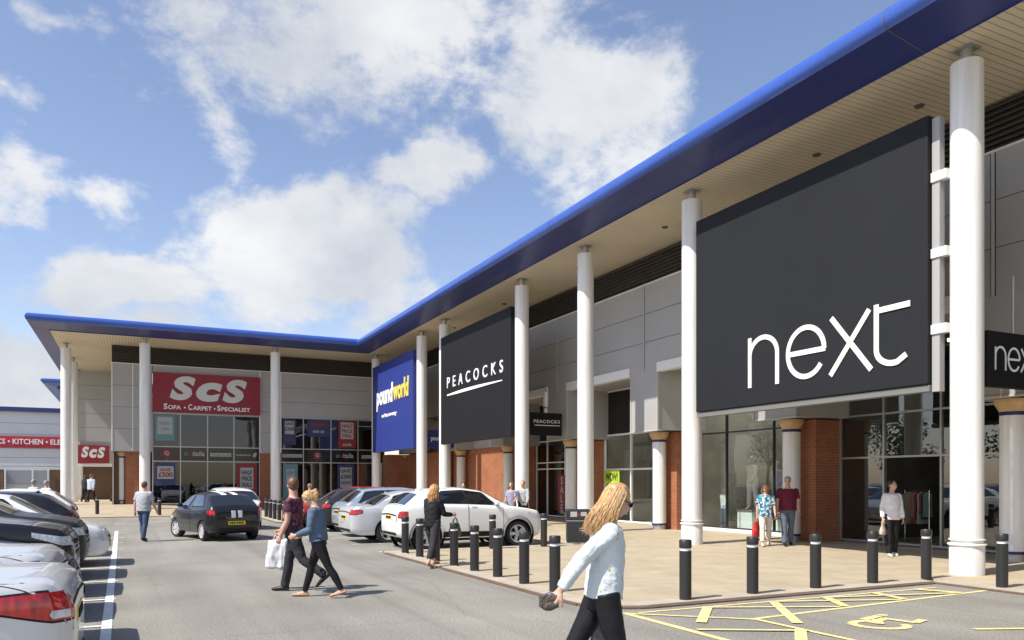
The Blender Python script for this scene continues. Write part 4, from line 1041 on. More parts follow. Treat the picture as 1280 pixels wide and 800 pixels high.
    # grille, bumper opening, plates
    def face(front, z0, z1, hw, th, name, m, par=None):
        xx = .0 if front else C_.L
        mb = MB(); sg = 1 if front else -1; n_ = 8
        # follow the bowed end of the body
        for i in range(n_):
            ya, yb = -hw+2*hw*i/n_, -hw+2*hw*(i+1)/n_
            def xat(y, z):
                # walk in from the end until the section contains (y, z)
                for k_ in range(60):
                    x_ = .004*k_ if front else C_.L-.004*k_
                    P_ = C_.sec(x_)
                    ww = 0
                    for (y1_, z1_), (y2_, z2_) in zip(P_[1:], P_[2:]):
                        lo_, hi_ = min(z1_, z2_), max(z1_, z2_)
                        if lo_ <= z <= hi_ and hi_ > lo_: ww = max(ww, y1_+(y2_-y1_)*(z-z1_)/(z2_-z1_))
                    if ww >= abs(y) and P_[0][1] <= z: return C_.L/2-x_
                return C_.L/2-.24 if front else -C_.L/2+.24
            q = [(xat(ya,z0)+sg*th,ya,z0),(xat(yb,z0)+sg*th,yb,z0),(xat(yb,z1)+sg*th,yb,z1),(xat(ya,z1)+sg*th,ya,z1)]
            q += [(x_-sg*(th+.03),y_,z_) for x_,y_,z_ in q]
            f_ = [(0,1,2,3),(7,6,5,4),(0,4,5,1),(2,6,7,3),(1,5,6,2),(0,3,7,4)]
            mb.add(q, f_ if front else [t[::-1] for t in f_])
        return P(name, mb, m, par, False)
    zf = C_.zb+.2
    g1 = lerp_tab(C_.belt, .05)-.05; g0 = g1-(.20 if kind == 'suv' else .13)
    gr = face(True, g0, g1, .40, .008, 'grille', 'archblack')
    for zz_ in (g0+.3*(g1-g0), g0+.62*(g1-g0)): face(True, zz_, zz_+.016, .37, .016, 'grille_bar', 'chrome', gr)
    face(True, zf-.12, zf+.03, .48, .008, 'air_intake', 'archblack')
    face(True, zf-.04, zf+.06, .26, .022, 'number_plate', 'plate_w')
    pz = {'hatch':.50,'saloon':.66,'estate':.70,'suv':.80}[kind]
    npl = face(False, pz, pz+.115, .26, .006, 'number_plate', 'plate_y')
    tx = MB()
    for i, yy in enumerate((-.20,-.14,-.08,-.02,.06,.12,.18)):
        x_ = -C_.L/2-.012
        tx.box(x_-.004, x_+.02, yy, yy+.035, pz+.025, pz+.09)
    P('plate_characters', tx, 'archblack', npl, False)
    face(False, C_.zb+.12, C_.zb+.2, .6, .012, 'bumper_strip', 'archblack')
    if kind == 'suv':
        for ax in (C_.fa, C_.ra):
            for sg in (1,-1):
                rg = MB(); y0_, y1_ = sorted((sg*(h-.10), sg*(h+.014))); rg.lathe([(wr*1.15,y0_),(wr*1.15,y1_),(wr*1.36,y1_),(wr*1.36,y0_)], (C_.L/2-ax,0,wr), 40, 'Y', cap=False); P('arch_trim', rg, 'archblack')
        for fl in (0, 1):
            c = ((C_.fa+.45,2.0),(C_.ra-.45,2.0),(C_.ra-.45,2.75),(C_.fa+.45,2.75)); P('sill_cladding', C_.patch(mir(c) if fl else c, 12, 4, .012), 'archblack')
    # antenna fin
    fin = MB(); xf = {'hatch':3.1,'saloon':3.4,'estate':3.9,'suv':3.5}[kind]; q = C_.S(xf, 10)
    fin.add([(q.x-.09,-.018,q.z-.02),(q.x-.09,.018,q.z-.02),(q.x+.08,0,q.z-.02),(q.x-.07,0,q.z+.055)], [(0,1,2),(0,3,1),(1,3,2),(2,3,0)]); P('aerial', fin, 'paint', None, False)
    CACHE[key] = (C_, parts, wheel_meshes(wr, .21, 5 if kind in ('saloon','suv') else 6, kind in ('saloon','suv')))
    return CACHE[key]
def car(kind, paint, pos, rz, label, group=None, name='parked_car', steer=0):
    C_, parts, (tyre, rim, disc) = build_car(kind)
    r = thing(name, label, 'car', (pos[0], pos[1], pos[2] if len(pos) > 2 else 0), rz, group)
    made = []
    for nm, me, mk, par in parts:
        o = bpy.data.objects.new(nm, me); COL.objects.link(o); o.parent = r if par is None else made[par]
        if mk:
            o.material_slots[0].link = 'OBJECT'; o.material_slots[0].material = M['car_'+paint]
        made.append(o)
    h = C_.W/2
    for i, ax in enumerate((C_.fa, C_.ra)):
        for sg in (1,-1):
            w_ = link(tyre, 'wheel', r, (C_.L/2-ax, sg*(h-.125), C_.wr)); w_.rotation_euler = (0, .4*i, (0 if sg > 0 else math.pi)+(steer if i == 0 else 0))
            link(rim, 'rim', w_); link(disc, 'brake_disc', w_)
    return r
# local +x is the nose. Left row: cars stand at right angles to the road.
PI = math.pi
gl = 'cars parked in the left-hand row'
def lrow(i, kind, paint, nose_out, x_end, label, dy=0, rz=0):
    L_ = {'hatch':3.95,'saloon':4.65,'estate':4.65,'suv':4.35,'saloon_b':4.65}[kind]
    return car(kind, paint, (x_end-L_/2, 6.9+BP*i+dy), (0 if nose_out else PI)+rz, label, gl)
lrow(0,'saloon','silver',False,-.36,'nearest silver saloon, its red tail lamp filling the bottom left corner')
lrow(1,'saloon','silver',False,-.62,'silver saloon parked just behind the nearest one, bootlid seen from above')
lrow(2,'estate','darkblue',True,-.62,'dark navy estate with low sloping bonnet, behind the two silver saloons')
lrow(3,'suv','black',True,-.75,'tall black car with pale headlamp, nose towards the road')
lrow(4,'suv','charcoalcar',True,-.7,'dark grey off-roader nose, between black car and white car')
lrow(5,'hatch','white',True,-.40,'white car bonnet with black grille in the left row')
lrow(6,'hatch','black',False,-1.1,'black hatchback with rear window sloping right, before the passage group')
lrow(7,'hatch','red',True,-1.6,'low red car behind the black hatchback in the left row')
lrow(8,'saloon','charcoalcar',True,-1.5,'dark saloon near the far end of the left row')
lrow(9,'hatch','white',False,-1.5,'white hatchback last in the left row')
gf = 'cars in the car park behind the left row'
car('hatch','white',(-8.4,31.5),0,'white hatchback at the left edge below the red-lettered shed',gf)
car('hatch','blue',(-7.2,36.2),0,'small bright blue car under the distant shed',gf)
car('saloon','red',(-6.6,29.0),.02,'red car roof beside the pale-shirted walkers',gf)
car('saloon','silver',(-9.4,40.5),PI,'distant silver saloon at the far left',gf)
# right bays
gr_ = 'cars parked in front of the shops'
sv_ = car('suv','white',(7.92,19.30,.0),.0,'white crossover side-on behind the bollards, nose towards the shops',gr_); sv_.scale = (.93,.93,.93)
car('saloon_b','silver',(5.35+2.325,21.75),0,'silver saloon with red tail lamp, left of the white crossover',gr_)
car('estate','lightblue',(5.75+2.325,24.3),0,'pale blue estate car behind the silver saloon',gr_)
car('hatch','charcoalcar',(5.75+1.975,27.05),0,'black hatchback with five-spoke wheel behind the denim jacket woman',gr_)
car('estate','red',(5.1+2.325,29.6),PI,'red car roof showing behind the black hatchback',gr_)
v = cw(-9.05, 23.75); cc = car('hatch','black',(v[0],v[1]),heading(-1.37,1.62)+PI/2,'black hatchback with white bonnet-style stripes on its tailgate, driving across the road','moving cars',name='moving_car', steer=.25); cc.scale = (.94,.94,.94)
# two white stripes over the roof and tailgate
C_ = CACHE['hatch'][0]
for sg in (1,-1):
    mb = MB()
    for x0, x1 in ((1.78,3.36),):
        va, vb = 10-sg*.28, 10-sg*.75
        C_.patch(((x0,va),(x1,va),(x1,vb),(x0,vb)), 20, 3, .006, mb)
    mb.box(-C_.L/2-.016, -C_.L/2+.10, min(sg*.04,sg*.16), max(sg*.04,sg*.16), .72, .93)
    mb.build('stripe', M['whitetxt'], cc)
v = cw(-10.5, 28.8); car('hatch','white',(v[0],v[1]),heading(-.55,.85)+PI/2,'white car mostly hidden behind the black striped hatchback','moving cars',name='moving_car')
car('hatch','white',(10.02,4.05),0,'white car bumper just entering at the right edge','cars parked in front of the shops')

# ------------------------------------------------------------------ people
M['skin'] = mat('skin', (.56,.34,.24), .5, noise_amt=.06, noise_scale=8)
M['skin'].node_tree.nodes['Principled BSDF'].inputs['Subsurface Weight'].default_value = .08
M['eye'] = mat('eye', (.05,.04,.04), .2); M['lip'] = mat('lip', (.45,.14,.12), .4); M['sungl'] = mat('sunglasses', (.015,.012,.012), .1)
def hairmat(name, c, c2):
    m = mat(name, c, .42); nt = m.node_tree; b = nt.nodes['Principled BSDF']; L = nt.links
    tc = N(nt,'ShaderNodeTexCoord'); mp = N(nt,'ShaderNodeMapping'); mp.inputs['Scale'].default_value = (16,16,7); L.new(tc.outputs['Object'], mp.inputs[0])
    n = N(nt,'ShaderNodeTexNoise'); n.inputs['Scale'].default_value = 4; n.inputs['Detail'].default_value = 6; L.new(mp.outputs[0], n.inputs['Vector'])
    cr = N(nt,'ShaderNodeValToRGB'); e = cr.color_ramp.elements; e[0].position = .16; e[0].color = (*c2,1); e[1].position = .62; e[1].color = (*c,1)
    L.new(n.outputs['Fac'], cr.inputs[0]); L.new(cr.outputs[0], b.inputs['Base Color'])
    bp = N(nt,'ShaderNodeBump'); bp.inputs['Strength'].default_value = .8; bp.inputs['Distance'].default_value = .006; L.new(n.outputs['Fac'], bp.inputs['Height']); L.new(bp.outputs[0], b.inputs['Normal'])
    return m
M['hair_blonde'] = hairmat('blonde_hair', (.58,.36,.15), (.26,.13,.045)); M['hair_brown'] = hairmat('brown_hair', (.16,.075,.03), (.06,.03,.014))
M['hair_gold'] = hairmat('golden_hair', (.48,.25,.08), (.16,.07,.02)); M['hair_dark'] = hairmat('dark_hair', (.04,.022,.016), (.015,.01,.008)); M['hair_grey'] = hairmat('grey_hair', (.35,.33,.31), (.12,.11,.10))
M['hair_ginger'] = hairmat('ginger_hair', (.42,.18,.06), (.18,.07,.02))
def cloth(name, c, rough=.85, bump=.5, bs=9, amt=.08): M[name] = mat(name, c, rough, bump=bump, bump_scale=bs, noise_amt=amt, noise_scale=7, spec=.25)
cloth('denim', (.10,.145,.215)); cloth('jeans_blue', (.055,.085,.155)); cloth('blackcloth', (.014,.014,.016), .7); cloth('darkgreycloth', (.035,.035,.04)); cloth('whitecloth', (.72,.72,.72)); cloth('offwhite', (.62,.58,.50))
cloth('greytee', (.40,.41,.43)); cloth('burgundy', (.13,.016,.035)); cloth('lightbluecloth', (.42,.50,.62)); cloth('lilac', (.33,.31,.42)); cloth('leggings', (.012,.012,.015), .55, .3); cloth('jeans_grey', (.10,.13,.17))
M['sweat'] = stripes('pale_blue_print', [(.52,.62,.66),(.52,.62,.66),(.55,.42,.20)], 11, .85, 'SPOT', [0,.5,.74], bump=.7, bscale=6)
nt = M['sweat'].node_tree
for n_ in nt.nodes:
    if n_.type == 'BUMP': n_.inputs['Strength'].default_value = .6; n_.inputs['Distance'].default_value = .05
    if n_.type == 'TEX_NOISE': n_.inputs['Scale'].default_value = 5.5; n_.inputs['Distortion'].default_value = .9
for n_ in nt.nodes:
    if n_.type == 'VALTORGB':
        e = n_.color_ramp.elements; e[0].color = (.50,.38,.20,1); e[0].position = 0; e[1].position = .13; e[1].color = (.60,.66,.67,1); e[2].position = .5; e[2].color = (.62,.68,.69,1)
M['check'] = stripes('burgundy_check', [(.12,.03,.06),(.05,.012,.028),(.17,.07,.10)], 26, .85, 'CELL', [0,.4,.8])
M['floral'] = stripes('blue_floral', [(.03,.10,.22),(.10,.30,.38),(.55,.62,.65),(.04,.30,.34),(.03,.06,.16)], 22, .8, 'CELL', [0,.3,.5,.72,.88])
M['plasticbag'] = mat('white_bag', (.70,.70,.72), .45, bump=.6, bump_scale=9); M['redbag'] = mat('red_bag', (.55,.03,.03), .5, bump=.5, bump_scale=8)
M['greybag'] = mat('grey_bag', (.22,.22,.22), .8, bump=1, bump_scale=30, noise_amt=.4, noise_scale=25); M['tan'] = mat('tan_leather', (.42,.24,.15), .6); M['creambag'] = mat('cream_bag', (.55,.45,.36), .5)
M['purse'] = mat('brown_purse', (.10,.075,.06), .7, bump=1, bump_scale=50); M['shoeblack'] = mat('black_shoe', (.015,.015,.016), .5); M['shoewhite'] = mat('white_shoe', (.6,.6,.6), .6)
M['manneq'] = mat('mannequin', (.45,.44,.42), .5)
def rotx(v, a):   # swing in the sagittal plane: positive brings a hanging limb forward
    return Vector((v.x, v.y*math.cos(a)-v.z*math.sin(a), v.y*math.sin(a)+v.z*math.cos(a)))
def dirv(sw, ab=0):  # hanging direction swung forward by sw deg, out to the side by ab deg
    return Vector((math.sin(R(ab)), math.sin(R(sw))*math.cos(R(ab)), -math.cos(R(sw))*math.cos(R(ab))))
def hand(mb, wr, d, palm, k, curl, thumb_side):
    d = d.normalized(); palm = (palm-d*palm.dot(d)).normalized(); w = d.cross(palm)*thumb_side
    # palm
    mb.loft([(wr-d*.02*k,.024*k,.019*k,w,palm),(wr+d*.02*k,.033*k,.017*k,w,palm),(wr+d*.06*k,.040*k,.015*k,w,palm),(wr+d*.088*k,.038*k,.012*k,w,palm)], 12)
    for i, (o_, l_) in enumerate(((.029,.072),(.010,.080),(-.010,.075),(-.028,.058))):
        p_ = wr + d*(.075 if i in (1,2) else .068)*k + w*o_*k; dd = d.copy(); pts = [p_]; a = 0
        for sgm in (.45,.32,.23):
            a += curl*(1+.1*i); dd = d*math.cos(a)+palm*math.sin(a); p_ = p_+dd*l_*sgm*k; pts.append(p_)
        mb.tube(pts, [.0098*k,.0092*k,.0082*k,.006*k], 8, side=w)
    p_ = wr + d*.018*k + w*.024*k; t1 = (d*.62+w*.62+palm*.35).normalized(); t2 = (d*.85+w*.25+palm*.5).normalized()
    mb.tube([p_, p_+t1*.036*k, p_+t1*.036*k+t2*.028*k, p_+t1*.036*k+t2*.05*k], [.0135*k,.012*k,.0105*k,.0075*k], 8)
def person(label, X, D, face, H=1.7, sex='f', vox=.012, legs=((25,8),(-15,20)), arms=None, lean=3, head=(0,0), top='whitecloth', sleeve=1, hem=-.18, bottom='blackcloth', leglen=1, shoes='shoeblack', hair=('short','hair_brown'), loose=1, shades=False, group=None, pos=None, build_=1.0, curl=.45, name='person', skin='skin', twist=0, z=None, cat='person', topless_collar=.02, headscale=1):
    """X, D: metres right of / ahead of the camera; face: heading vector in the same frame. Local +y is forward, +x the right-hand side."""
    k = H/1.7
    x_, y_ = pos if pos else cw(X, D)
    zz = z if z is not None else (0 if x_ < 5.4 or (y_ > 18 and x_ < 10.6) else KZ)
    if y_ > 41.6: zz = fore(x_, y_)
    r = thing(name, label, cat, (x_, y_, zz), heading(*face), group)
    f = sex == 'f'
    up = rotx(Vector((0,0,1)), -R(lean)) ; up = Vector((0, math.sin(R(lean)), math.cos(R(lean))))
    fw = Vector((0, math.cos(R(lean)), -math.sin(R(lean)))); rt = Vector((1,0,0))
    hip = .885*k; th, sh = .42*k, .41*k
    # legs first, then drop the pelvis so that the lowest sole meets the ground
    hj = [Vector((sg*.085*k, 0, 0)) for sg in (1,-1)]; kn, an, toe, hl = [], [], [], []
    for i in (0,1):
        sw, kb = legs[i][:2]; fp = legs[i][2] if len(legs[i]) > 2 else None
        ab = (1.5 if i == 0 else -1.5); kd = dirv(sw, ab); sd = dirv(sw-kb, ab*.3)
        K_ = hj[i]+kd*th; A_ = K_+sd*sh; kn.append(K_); an.append(A_)
        pitch = R(fp if fp is not None else 0)     # positive: heel lifted
        fd = Vector((0, math.cos(pitch), -math.sin(pitch))); dn = Vector((0,-math.sin(pitch),-math.cos(pitch)))
        toe.append(A_+fd*.165*k+dn*.060*k); hl.append(A_-fd*.055*k+dn*.060*k)
    low = min(p_.z for p_ in toe+hl); P0 = Vector((0,0,-low+.018*k))
    hj = [p_+P0 for p_ in hj]; kn = [p_+P0 for p_ in kn]; an = [p_+P0 for p_ in an]; toe = [p_+P0 for p_ in toe]; hl = [p_+P0 for p_ in hl]
    pel = P0+Vector((0,0,.02*k)); T = .53*k
    ct, st = math.cos(R(twist)), math.sin(R(twist))
    def tw(a): q = R(twist)*max(0, min(1, a)); return (rt*math.cos(q)+fw*math.sin(q)), (fw*math.cos(q)-rt*math.sin(q))
    wk = build_*(1 if f else 1.06)
    prof = [(-.16,.10,.085),(-.08,.150,.112),(.02,.168 if f else .158,.118),(.16,.160 if f else .150,.108),(.36,.128 if f else .145,.095),(.56,.142 if f else .165,.108),(.74,.158 if f else .182,.115),(.88,.155 if f else .185,.098),(.95,.115 if f else .135,.078),(1.0,.062,.060)]
    def torso(infl, lo, hi, loose_=0):
        rings = []
        ps = [(a,b,c) for a,b,c in prof if a > lo and a <= hi]
        def at(a):
            for (a0,b0,c0),(a1,b1,c1) in zip(prof, prof[1:]):
                if a0 <= a <= a1: t = (a-a0)/(a1-a0); return (b0+(b1-b0)*t, c0+(c1-c0)*t)
            return prof[0][1:] if a < prof[0][0] else prof[-1][1:]
        b_, c_ = at(max(lo,-.08)); ps = [(lo, b_+loose_*.01, c_+loose_*.01)] + ps
        for a, b, c in ps:
            ra, fa_ = tw(a); e = infl
            if loose_ and a < .6: b = max(b, .15+.005*loose_); c = max(c, .108+.012*loose_)
            rings.append((pel+up*(a*T), (b*wk)*k+e, (c*build_)*k+e, ra, fa_))
        return rings
    # shoulders, arms
    sc = pel+up*(.865*T); ra, fa_ = tw(1); sj = [sc+ra*((.152 if f else .176)*build_*k)*sg for sg in (1,-1)]
    UA, FA = .285*k, .25*k
    arms = arms or (dict(sw=-20, el=10), dict(sw=22, el=18)); el_, wr_ = [], []; fdir = []
    for i in (0,1):
        a = arms[i]; sg = 1 if i == 0 else -1
        if 'elbow' in a:
            e_ = sj[i]+Vector(a['elbow']).normalized()*UA; w_ = e_+Vector(a['fore']).normalized()*FA
        else:
            d1 = dirv(a.get('sw',0), sg*a.get('ab',8)); d2 = dirv(a.get('sw',0)+a.get('el',10), sg*a.get('ab',8)*(.3) - sg*a.get('inw',0)); e_ = sj[i]+d1*UA; w_ = e_+d2*FA
        el_.append(e_); wr_.append(w_); fdir.append((w_-e_).normalized())
    # head frame
    nb = pel+up*T; yaw, pit = R(head[0]), R(head[1])
    hf = Vector((math.sin(yaw+R(twist))*math.cos(pit), math.cos(yaw+R(twist))*math.cos(pit), -math.sin(pit))); hr = hf.cross(Vector((0,0,1))).normalized(); hu = hr.cross(hf)
    hk = k*headscale
    hc = nb+up*.085*k+hu*.085*hk+hf*(.022+.02*max(0,math.sin(pit)))*k
    RM = Matrix((hr, hf, hu)).transposed()
    def hp(a, b, c): return hc+hr*a*hk+hf*b*hk+hu*c*hk
    b = MB()
    b.loft(torso(0, -.16, 1.0), 20)
    b.tube([pel+up*.93*T, nb+up*.02*k, hp(0,-.015,-.06)], [(.085*k,.07*k),(.056*k if f else .064*k),(.052*k if f else .060*k)], 14)
    b.ball(hp(0,-.012,.030), .076*hk,.094*hk,.086*hk, 20, 14, rot=RM); b.ball(hp(0,.022,-.035), .060*hk,.070*hk,.075*hk, 18, 12, rot=RM); b.ball(hp(0,.048,-.085), .034*hk,.030*hk,.026*hk, 14, 10, rot=RM)
    b.ball(hp(0,.070,.022), .050*hk,.026*hk,.016*hk, 12, 8, rot=RM)
    b.tube([hp(0,.086,.018), hp(0,.102,-.012), hp(0,.108,-.026), hp(0,.090,-.036)], [.008*hk,.011*hk,.015*hk,.010*hk], 10); b.ball(hp(0,.092,-.060), .022*hk,.014*hk,.011*hk, 12, 8, rot=RM)
    for sg in (1,-1):
        b.ball(hp(sg*.076,-.008,-.012), .010*hk,.020*hk,.031*hk, 10, 8, rot=RM); b.ball(hp(sg*.038,.062,-.020), .024*hk,.024*hk,.020*hk, 10, 8, rot=RM)
    for i in (0,1):
        sg = 1 if i == 0 else -1
        b.ball(sj[i]-ra*sg*.02*k, .058*k); m_ = 1.0 if f else 1.15
        b.tube([sc+ra*sg*.09*k, sj[i], sj[i]*.5+el_[i]*.5, el_[i]], [.055*k,.050*k*m_,.043*k*m_,.036*k*m_], 12); b.tube([el_[i], el_[i]*.65+wr_[i]*.35, wr_[i]], [.037*k*m_,.038*k*m_,.024*k*m_], 12); b.ball(el_[i], .036*k*m_)
        palm = -ra*sg
        if 'palm' in arms[i]: palm = Vector(arms[i]['palm'])
        hand(b, wr_[i], fdir[i] if 'hdir' not in arms[i] else Vector(arms[i]['hdir']), palm, k*1.05, arms[i].get('curl', curl), sg)
        b.tube([hj[i]+Vector((0,0,.05*k)), hj[i]*.55+kn[i]*.45, kn[i]], [.092*k,.076*k,.053*k], 14); b.ball(kn[i], .052*k)
        b.tube([kn[i], kn[i]*.68+an[i]*.32+Vector((0,-.012*k,0)), an[i]*.85+kn[i]*.15, an[i]], [.052*k,.056*k,.036*k,.036*k], 12)
        ft = (toe[i]-hl[i]).normalized(); fu = Vector((0,-ft.z,ft.y))
        if fu.z < 0: fu = -fu
        b.loft([(hl[i]+fu*.03*k,.022*k,.028*k,rt,fu),(hl[i]+ft*.05*k+fu*.034*k,.030*k,.034*k,rt,fu),(hl[i]+ft*.14*k+fu*.026*k,.038*k,.026*k,rt,fu),(hl[i]+ft*.21*k+fu*.016*k,.036*k,.015*k,rt,fu),(hl[i]+ft*.235*k+fu*.012*k,.02*k,.010*k,rt,fu)], 12)
    o = b.build('body', M[skin], r); bake(o, vox, 3); ob_body = o
    # eyes and lips
    e = MB()
    for sg in (1,-1): e.ball(hp(sg*.030,.0855,.004), .0115*hk,.006*hk,.0065*hk, 10, 8, rot=RM)
    if skin == 'skin':
        e.build('eye', M['eye'], r, True); e = MB(); e.ball(hp(0,.1005,-.061), .019*hk,.007*hk,.006*hk, 10, 8, rot=RM); e.build('lips', M['lip'], r, True)
    if shades:
        e = MB()
        for sg in (1,-1):
            e.ball(hp(sg*.033,.098,.006), .028*hk,.006*hk,.021*hk, 14, 8, rot=RM); e.tube([hp(sg*.06,.094,.012), hp(sg*.076,.04,.012), hp(sg*.078,-.01,.008)], .0035*hk, 6)
        e.tube([hp(-.01,.104,.010), hp(.01,.104,.010)], .004*hk, 6); e.build('sunglasses', M['sungl'], r, True)
    # top garment
    if top:
        g_ = MB(); inf = .010*k+.004*loose
        g_.loft(torso(inf, hem, .965, loose), 22)
        for i in (0,1):
            sg = 1 if i == 0 else -1; m_ = 1.0 if f else 1.15; s_e = inf*.9
            g_.ball(sj[i]-ra*sg*.02*k, .0595*k+s_e*.8)
            if sleeve >= 1:
                w_ = el_[i]*.08+wr_[i]*.92
                g_.tube([sc+ra*sg*.07*k, sj[i], sj[i]*.5+el_[i]*.5, el_[i]], [.062*k+s_e,.054*k*m_+s_e,.046*k*m_+s_e,.041*k*m_+s_e], 14); g_.ball(el_[i], .041*k*m_+s_e*.9)
                g_.tube([el_[i], el_[i]*.5+w_*.5, w_*.94+el_[i]*.06, w_], [.041*k*m_+s_e,.040*k*m_+s_e,.031*k+s_e*.8,.028*k+s_e*.6], 14)
            else:
                w_ = sj[i]*(1-sleeve)+el_[i]*sleeve
                g_.tube([sc+ra*sg*.08*k, sj[i], w_], [.056*k+s_e,.052*k*m_+s_e,.050*k*m_+s_e*1.1], 14)
        o = g_.build('top', M[top], r); bake(o, vox, 3, disp=.004*k+.0022*loose, dscale=10, dstretch=(1,1,1.5))
        if sex == 'f' and loose >= 2:
            h_ = MB(); h_.loft([(pel+up*(hem*T-.012), (.155*wk)*k+inf+.012, (.118*build_)*k+inf+.012, rt, fw), (pel+up*(hem*T+.035), (.158*wk)*k+inf+.016, (.12*build_)*k+inf+.016, rt, fw)], 28); h_.build('waistband', M[top], r, True)
    if bottom:
        g_ = MB(); ease = (.006 if bottom == 'leggings' else .016)*k; z1 = leglen
        g_.loft([(a_, b_+ease, c_+ease, d_, e_) for a_, b_, c_, d_, e_ in torso(0, -.16, .22)], 20)
        for i in (0,1):
            e1 = kn[i]*(1-z1)+an[i]*z1 if z1 <= 1 else an[i]
            tight = bottom == 'leggings'
            g_.tube([hj[i]+Vector((0,0,.06*k)), hj[i]*.55+kn[i]*.45, kn[i]], [.094*k+ease,.079*k+ease,.056*k+ease], 16); g_.ball(kn[i], .055*k+ease)
            g_.tube([kn[i], kn[i]*.62+e1*.38+Vector((0,-.01*k,0)), e1*.9+kn[i]*.1, e1], [.055*k+ease,.057*k+ease,(.040 if tight else .050)*k+ease,(.037 if tight else .048)*k+ease], 14)
        o = g_.build('leggings' if bottom == 'leggings' else 'trousers', M[bottom], r); bake(o, vox, 3, disp=(.003 if bottom == 'leggings' else .008)*k, dscale=9)
    if shoes:
        for i in (0,1):
            g_ = MB(); ft = (toe[i]-hl[i]).normalized(); fu = Vector((0,-ft.z,ft.y))
            if fu.z < 0: fu = -fu
            open_ = shoes in ('tan',)
            h1 = .020 if open_ else .034
            g_.loft([(hl[i]-ft*.012*k+fu*h1*k,.024*k,h1*k,rt,fu),(hl[i]+ft*.03*k+fu*h1*k,.036*k,(h1+.004)*k,rt,fu),(hl[i]+ft*.13*k+fu*(.028 if not open_ else .016)*k,.044*k,(.034 if not open_ else .022)*k,rt,fu),(hl[i]+ft*.21*k+fu*.016*k,.042*k,.026*k,rt,fu),(hl[i]+ft*.255*k+fu*.012*k,.024*k,.018*k,rt,fu)], 16)
            o = g_.build('shoe', M[shoes], r, True); o.location.z -= .004
    # hair
    st_, hm = hair
    if st_:
        g_ = MB()
        g_.ball(hp(0,-.022,.036), .084*hk,.096*hk,.090*hk, 22, 16, rot=RM); g_.ball(hp(0,-.050,-.010), .075*hk,.060*hk,.070*hk, 18, 12, rot=RM)
        if st_ == 'ponytail':
            g_.ball(hp(0,-.125,.035), .028*hk, mi=0); q = hp(0,-.13,.04)
            g_.tube([q, q-hf*.05*k-Vector((0,0,.01)), q-hf*.075*k-Vector((0,0,.09*k)), q-hf*.06*k-Vector((0,0,.19*k)), q-hf*.05*k-Vector((0,0,.25*k))], [.018*k,.034*k,.040*k,.030*k,.008*k], 12)
        if st_ == 'bun': g_.ball(hp(0,-.115,.05), .045*hk)
        o = g_.build('hair', M[hm], r); bake(o, min(vox, .010), 2, disp=.005*k, dscale=22)
        rnd = random.Random(hash(label) % 999 if False else len(label))
        g_ = MB()
        if st_ in ('long','wavy','bob'):
            L_ = {'long':.215,'wavy':.30,'bob':.11}[st_]; n_ = {'long':1100,'wavy':140,'bob':80}[st_]
            for i in range(n_):
                a = rnd.uniform(-.5, 1.5)*math.pi if st_ != 'long' else rnd.uniform(-.42,1.42)*math.pi
                # ring angle: keep the face (front, +y) free
                ang = math.pi*1.5 + (rnd.random()-.5)*2*1.95
                cx_, cy_ = math.cos(ang), math.sin(ang); hgt = rnd.uniform(.0,.085)
                rr_ = .078+.012*rnd.random()
                p0 = hp(cx_*rr_*.55, -.02+cy_*rr_*.9*.6, .095-abs(rnd.gauss(0,.01))); p1 = hp(cx_*rr_*1.04, -.015+cy_*rr_*1.12, .03+rnd.uniform(-.02,.02))
                p2 = hp(cx_*rr_*1.08, -.02+cy_*rr_*1.16, -.055)
                wind = Vector((0,0,0)) if st_ != 'long' else -hf*.0
                fall = Vector((0,0,-1))*L_*rnd.uniform(.75,1.1)*k
                back = (-hf.xy.to_3d()*(.09 if st_ == 'long' else .03)*rnd.uniform(.6,1.4)*k) + Vector((rnd.uniform(-.03,.03),rnd.uniform(-.02,.02),0))
                wv = .018 if st_ == 'wavy' else .012; ph = rnd.uniform(0,6)
                pts = [p0, p0*.4+p1*.6+hu*.016, p1, p2]
                for t in (.35,.7,1): pts.append(p2+fall*t+back*t**.8+Vector((math.sin(ph+t*9),math.cos(ph+t*8),0))*wv)
                w_ = rnd.uniform(.0018,.0036)*k if st_ == 'long' else rnd.uniform(.008,.013)*k
                g_.tube(pts, [w_*.6,w_,w_*1.1,w_*1.15,w_*1.05,w_*.8,w_*.15], 6)
            g_.build('hair_lock', M[hm], r, True)['kind'] = 'stuff'
        elif st_ == 'ponytail' or st_ == 'bun':
            for i in range(26):
                ang = math.pi*1.5+(rnd.random()-.5)*2*2.2; cx_, cy_ = math.cos(ang), math.sin(ang)
                p0 = hp(cx_*.05, .03+cy_*.02, .10); p1 = hp(cx_*.086, -.01+cy_*.09, .03+rnd.uniform(-.03,.04)); p2 = hp(cx_*.03, -.115, .04)
                g_.tube([p0, p1, p2], [.004*k,.011*k,.008*k], 6)
            g_.build('hair_lock', M[hm], r, True)['kind'] = 'stuff'
    r['_wr0'] = 0
    del r['_wr0']
    def W(v): return r.matrix_basis @ v
    return r, [r.location + Matrix.Rotation(r.rotation_euler.z, 3, 'Z') @ (w_+fd_*.07*k) for w_, fd_ in zip(wr_, fdir)]
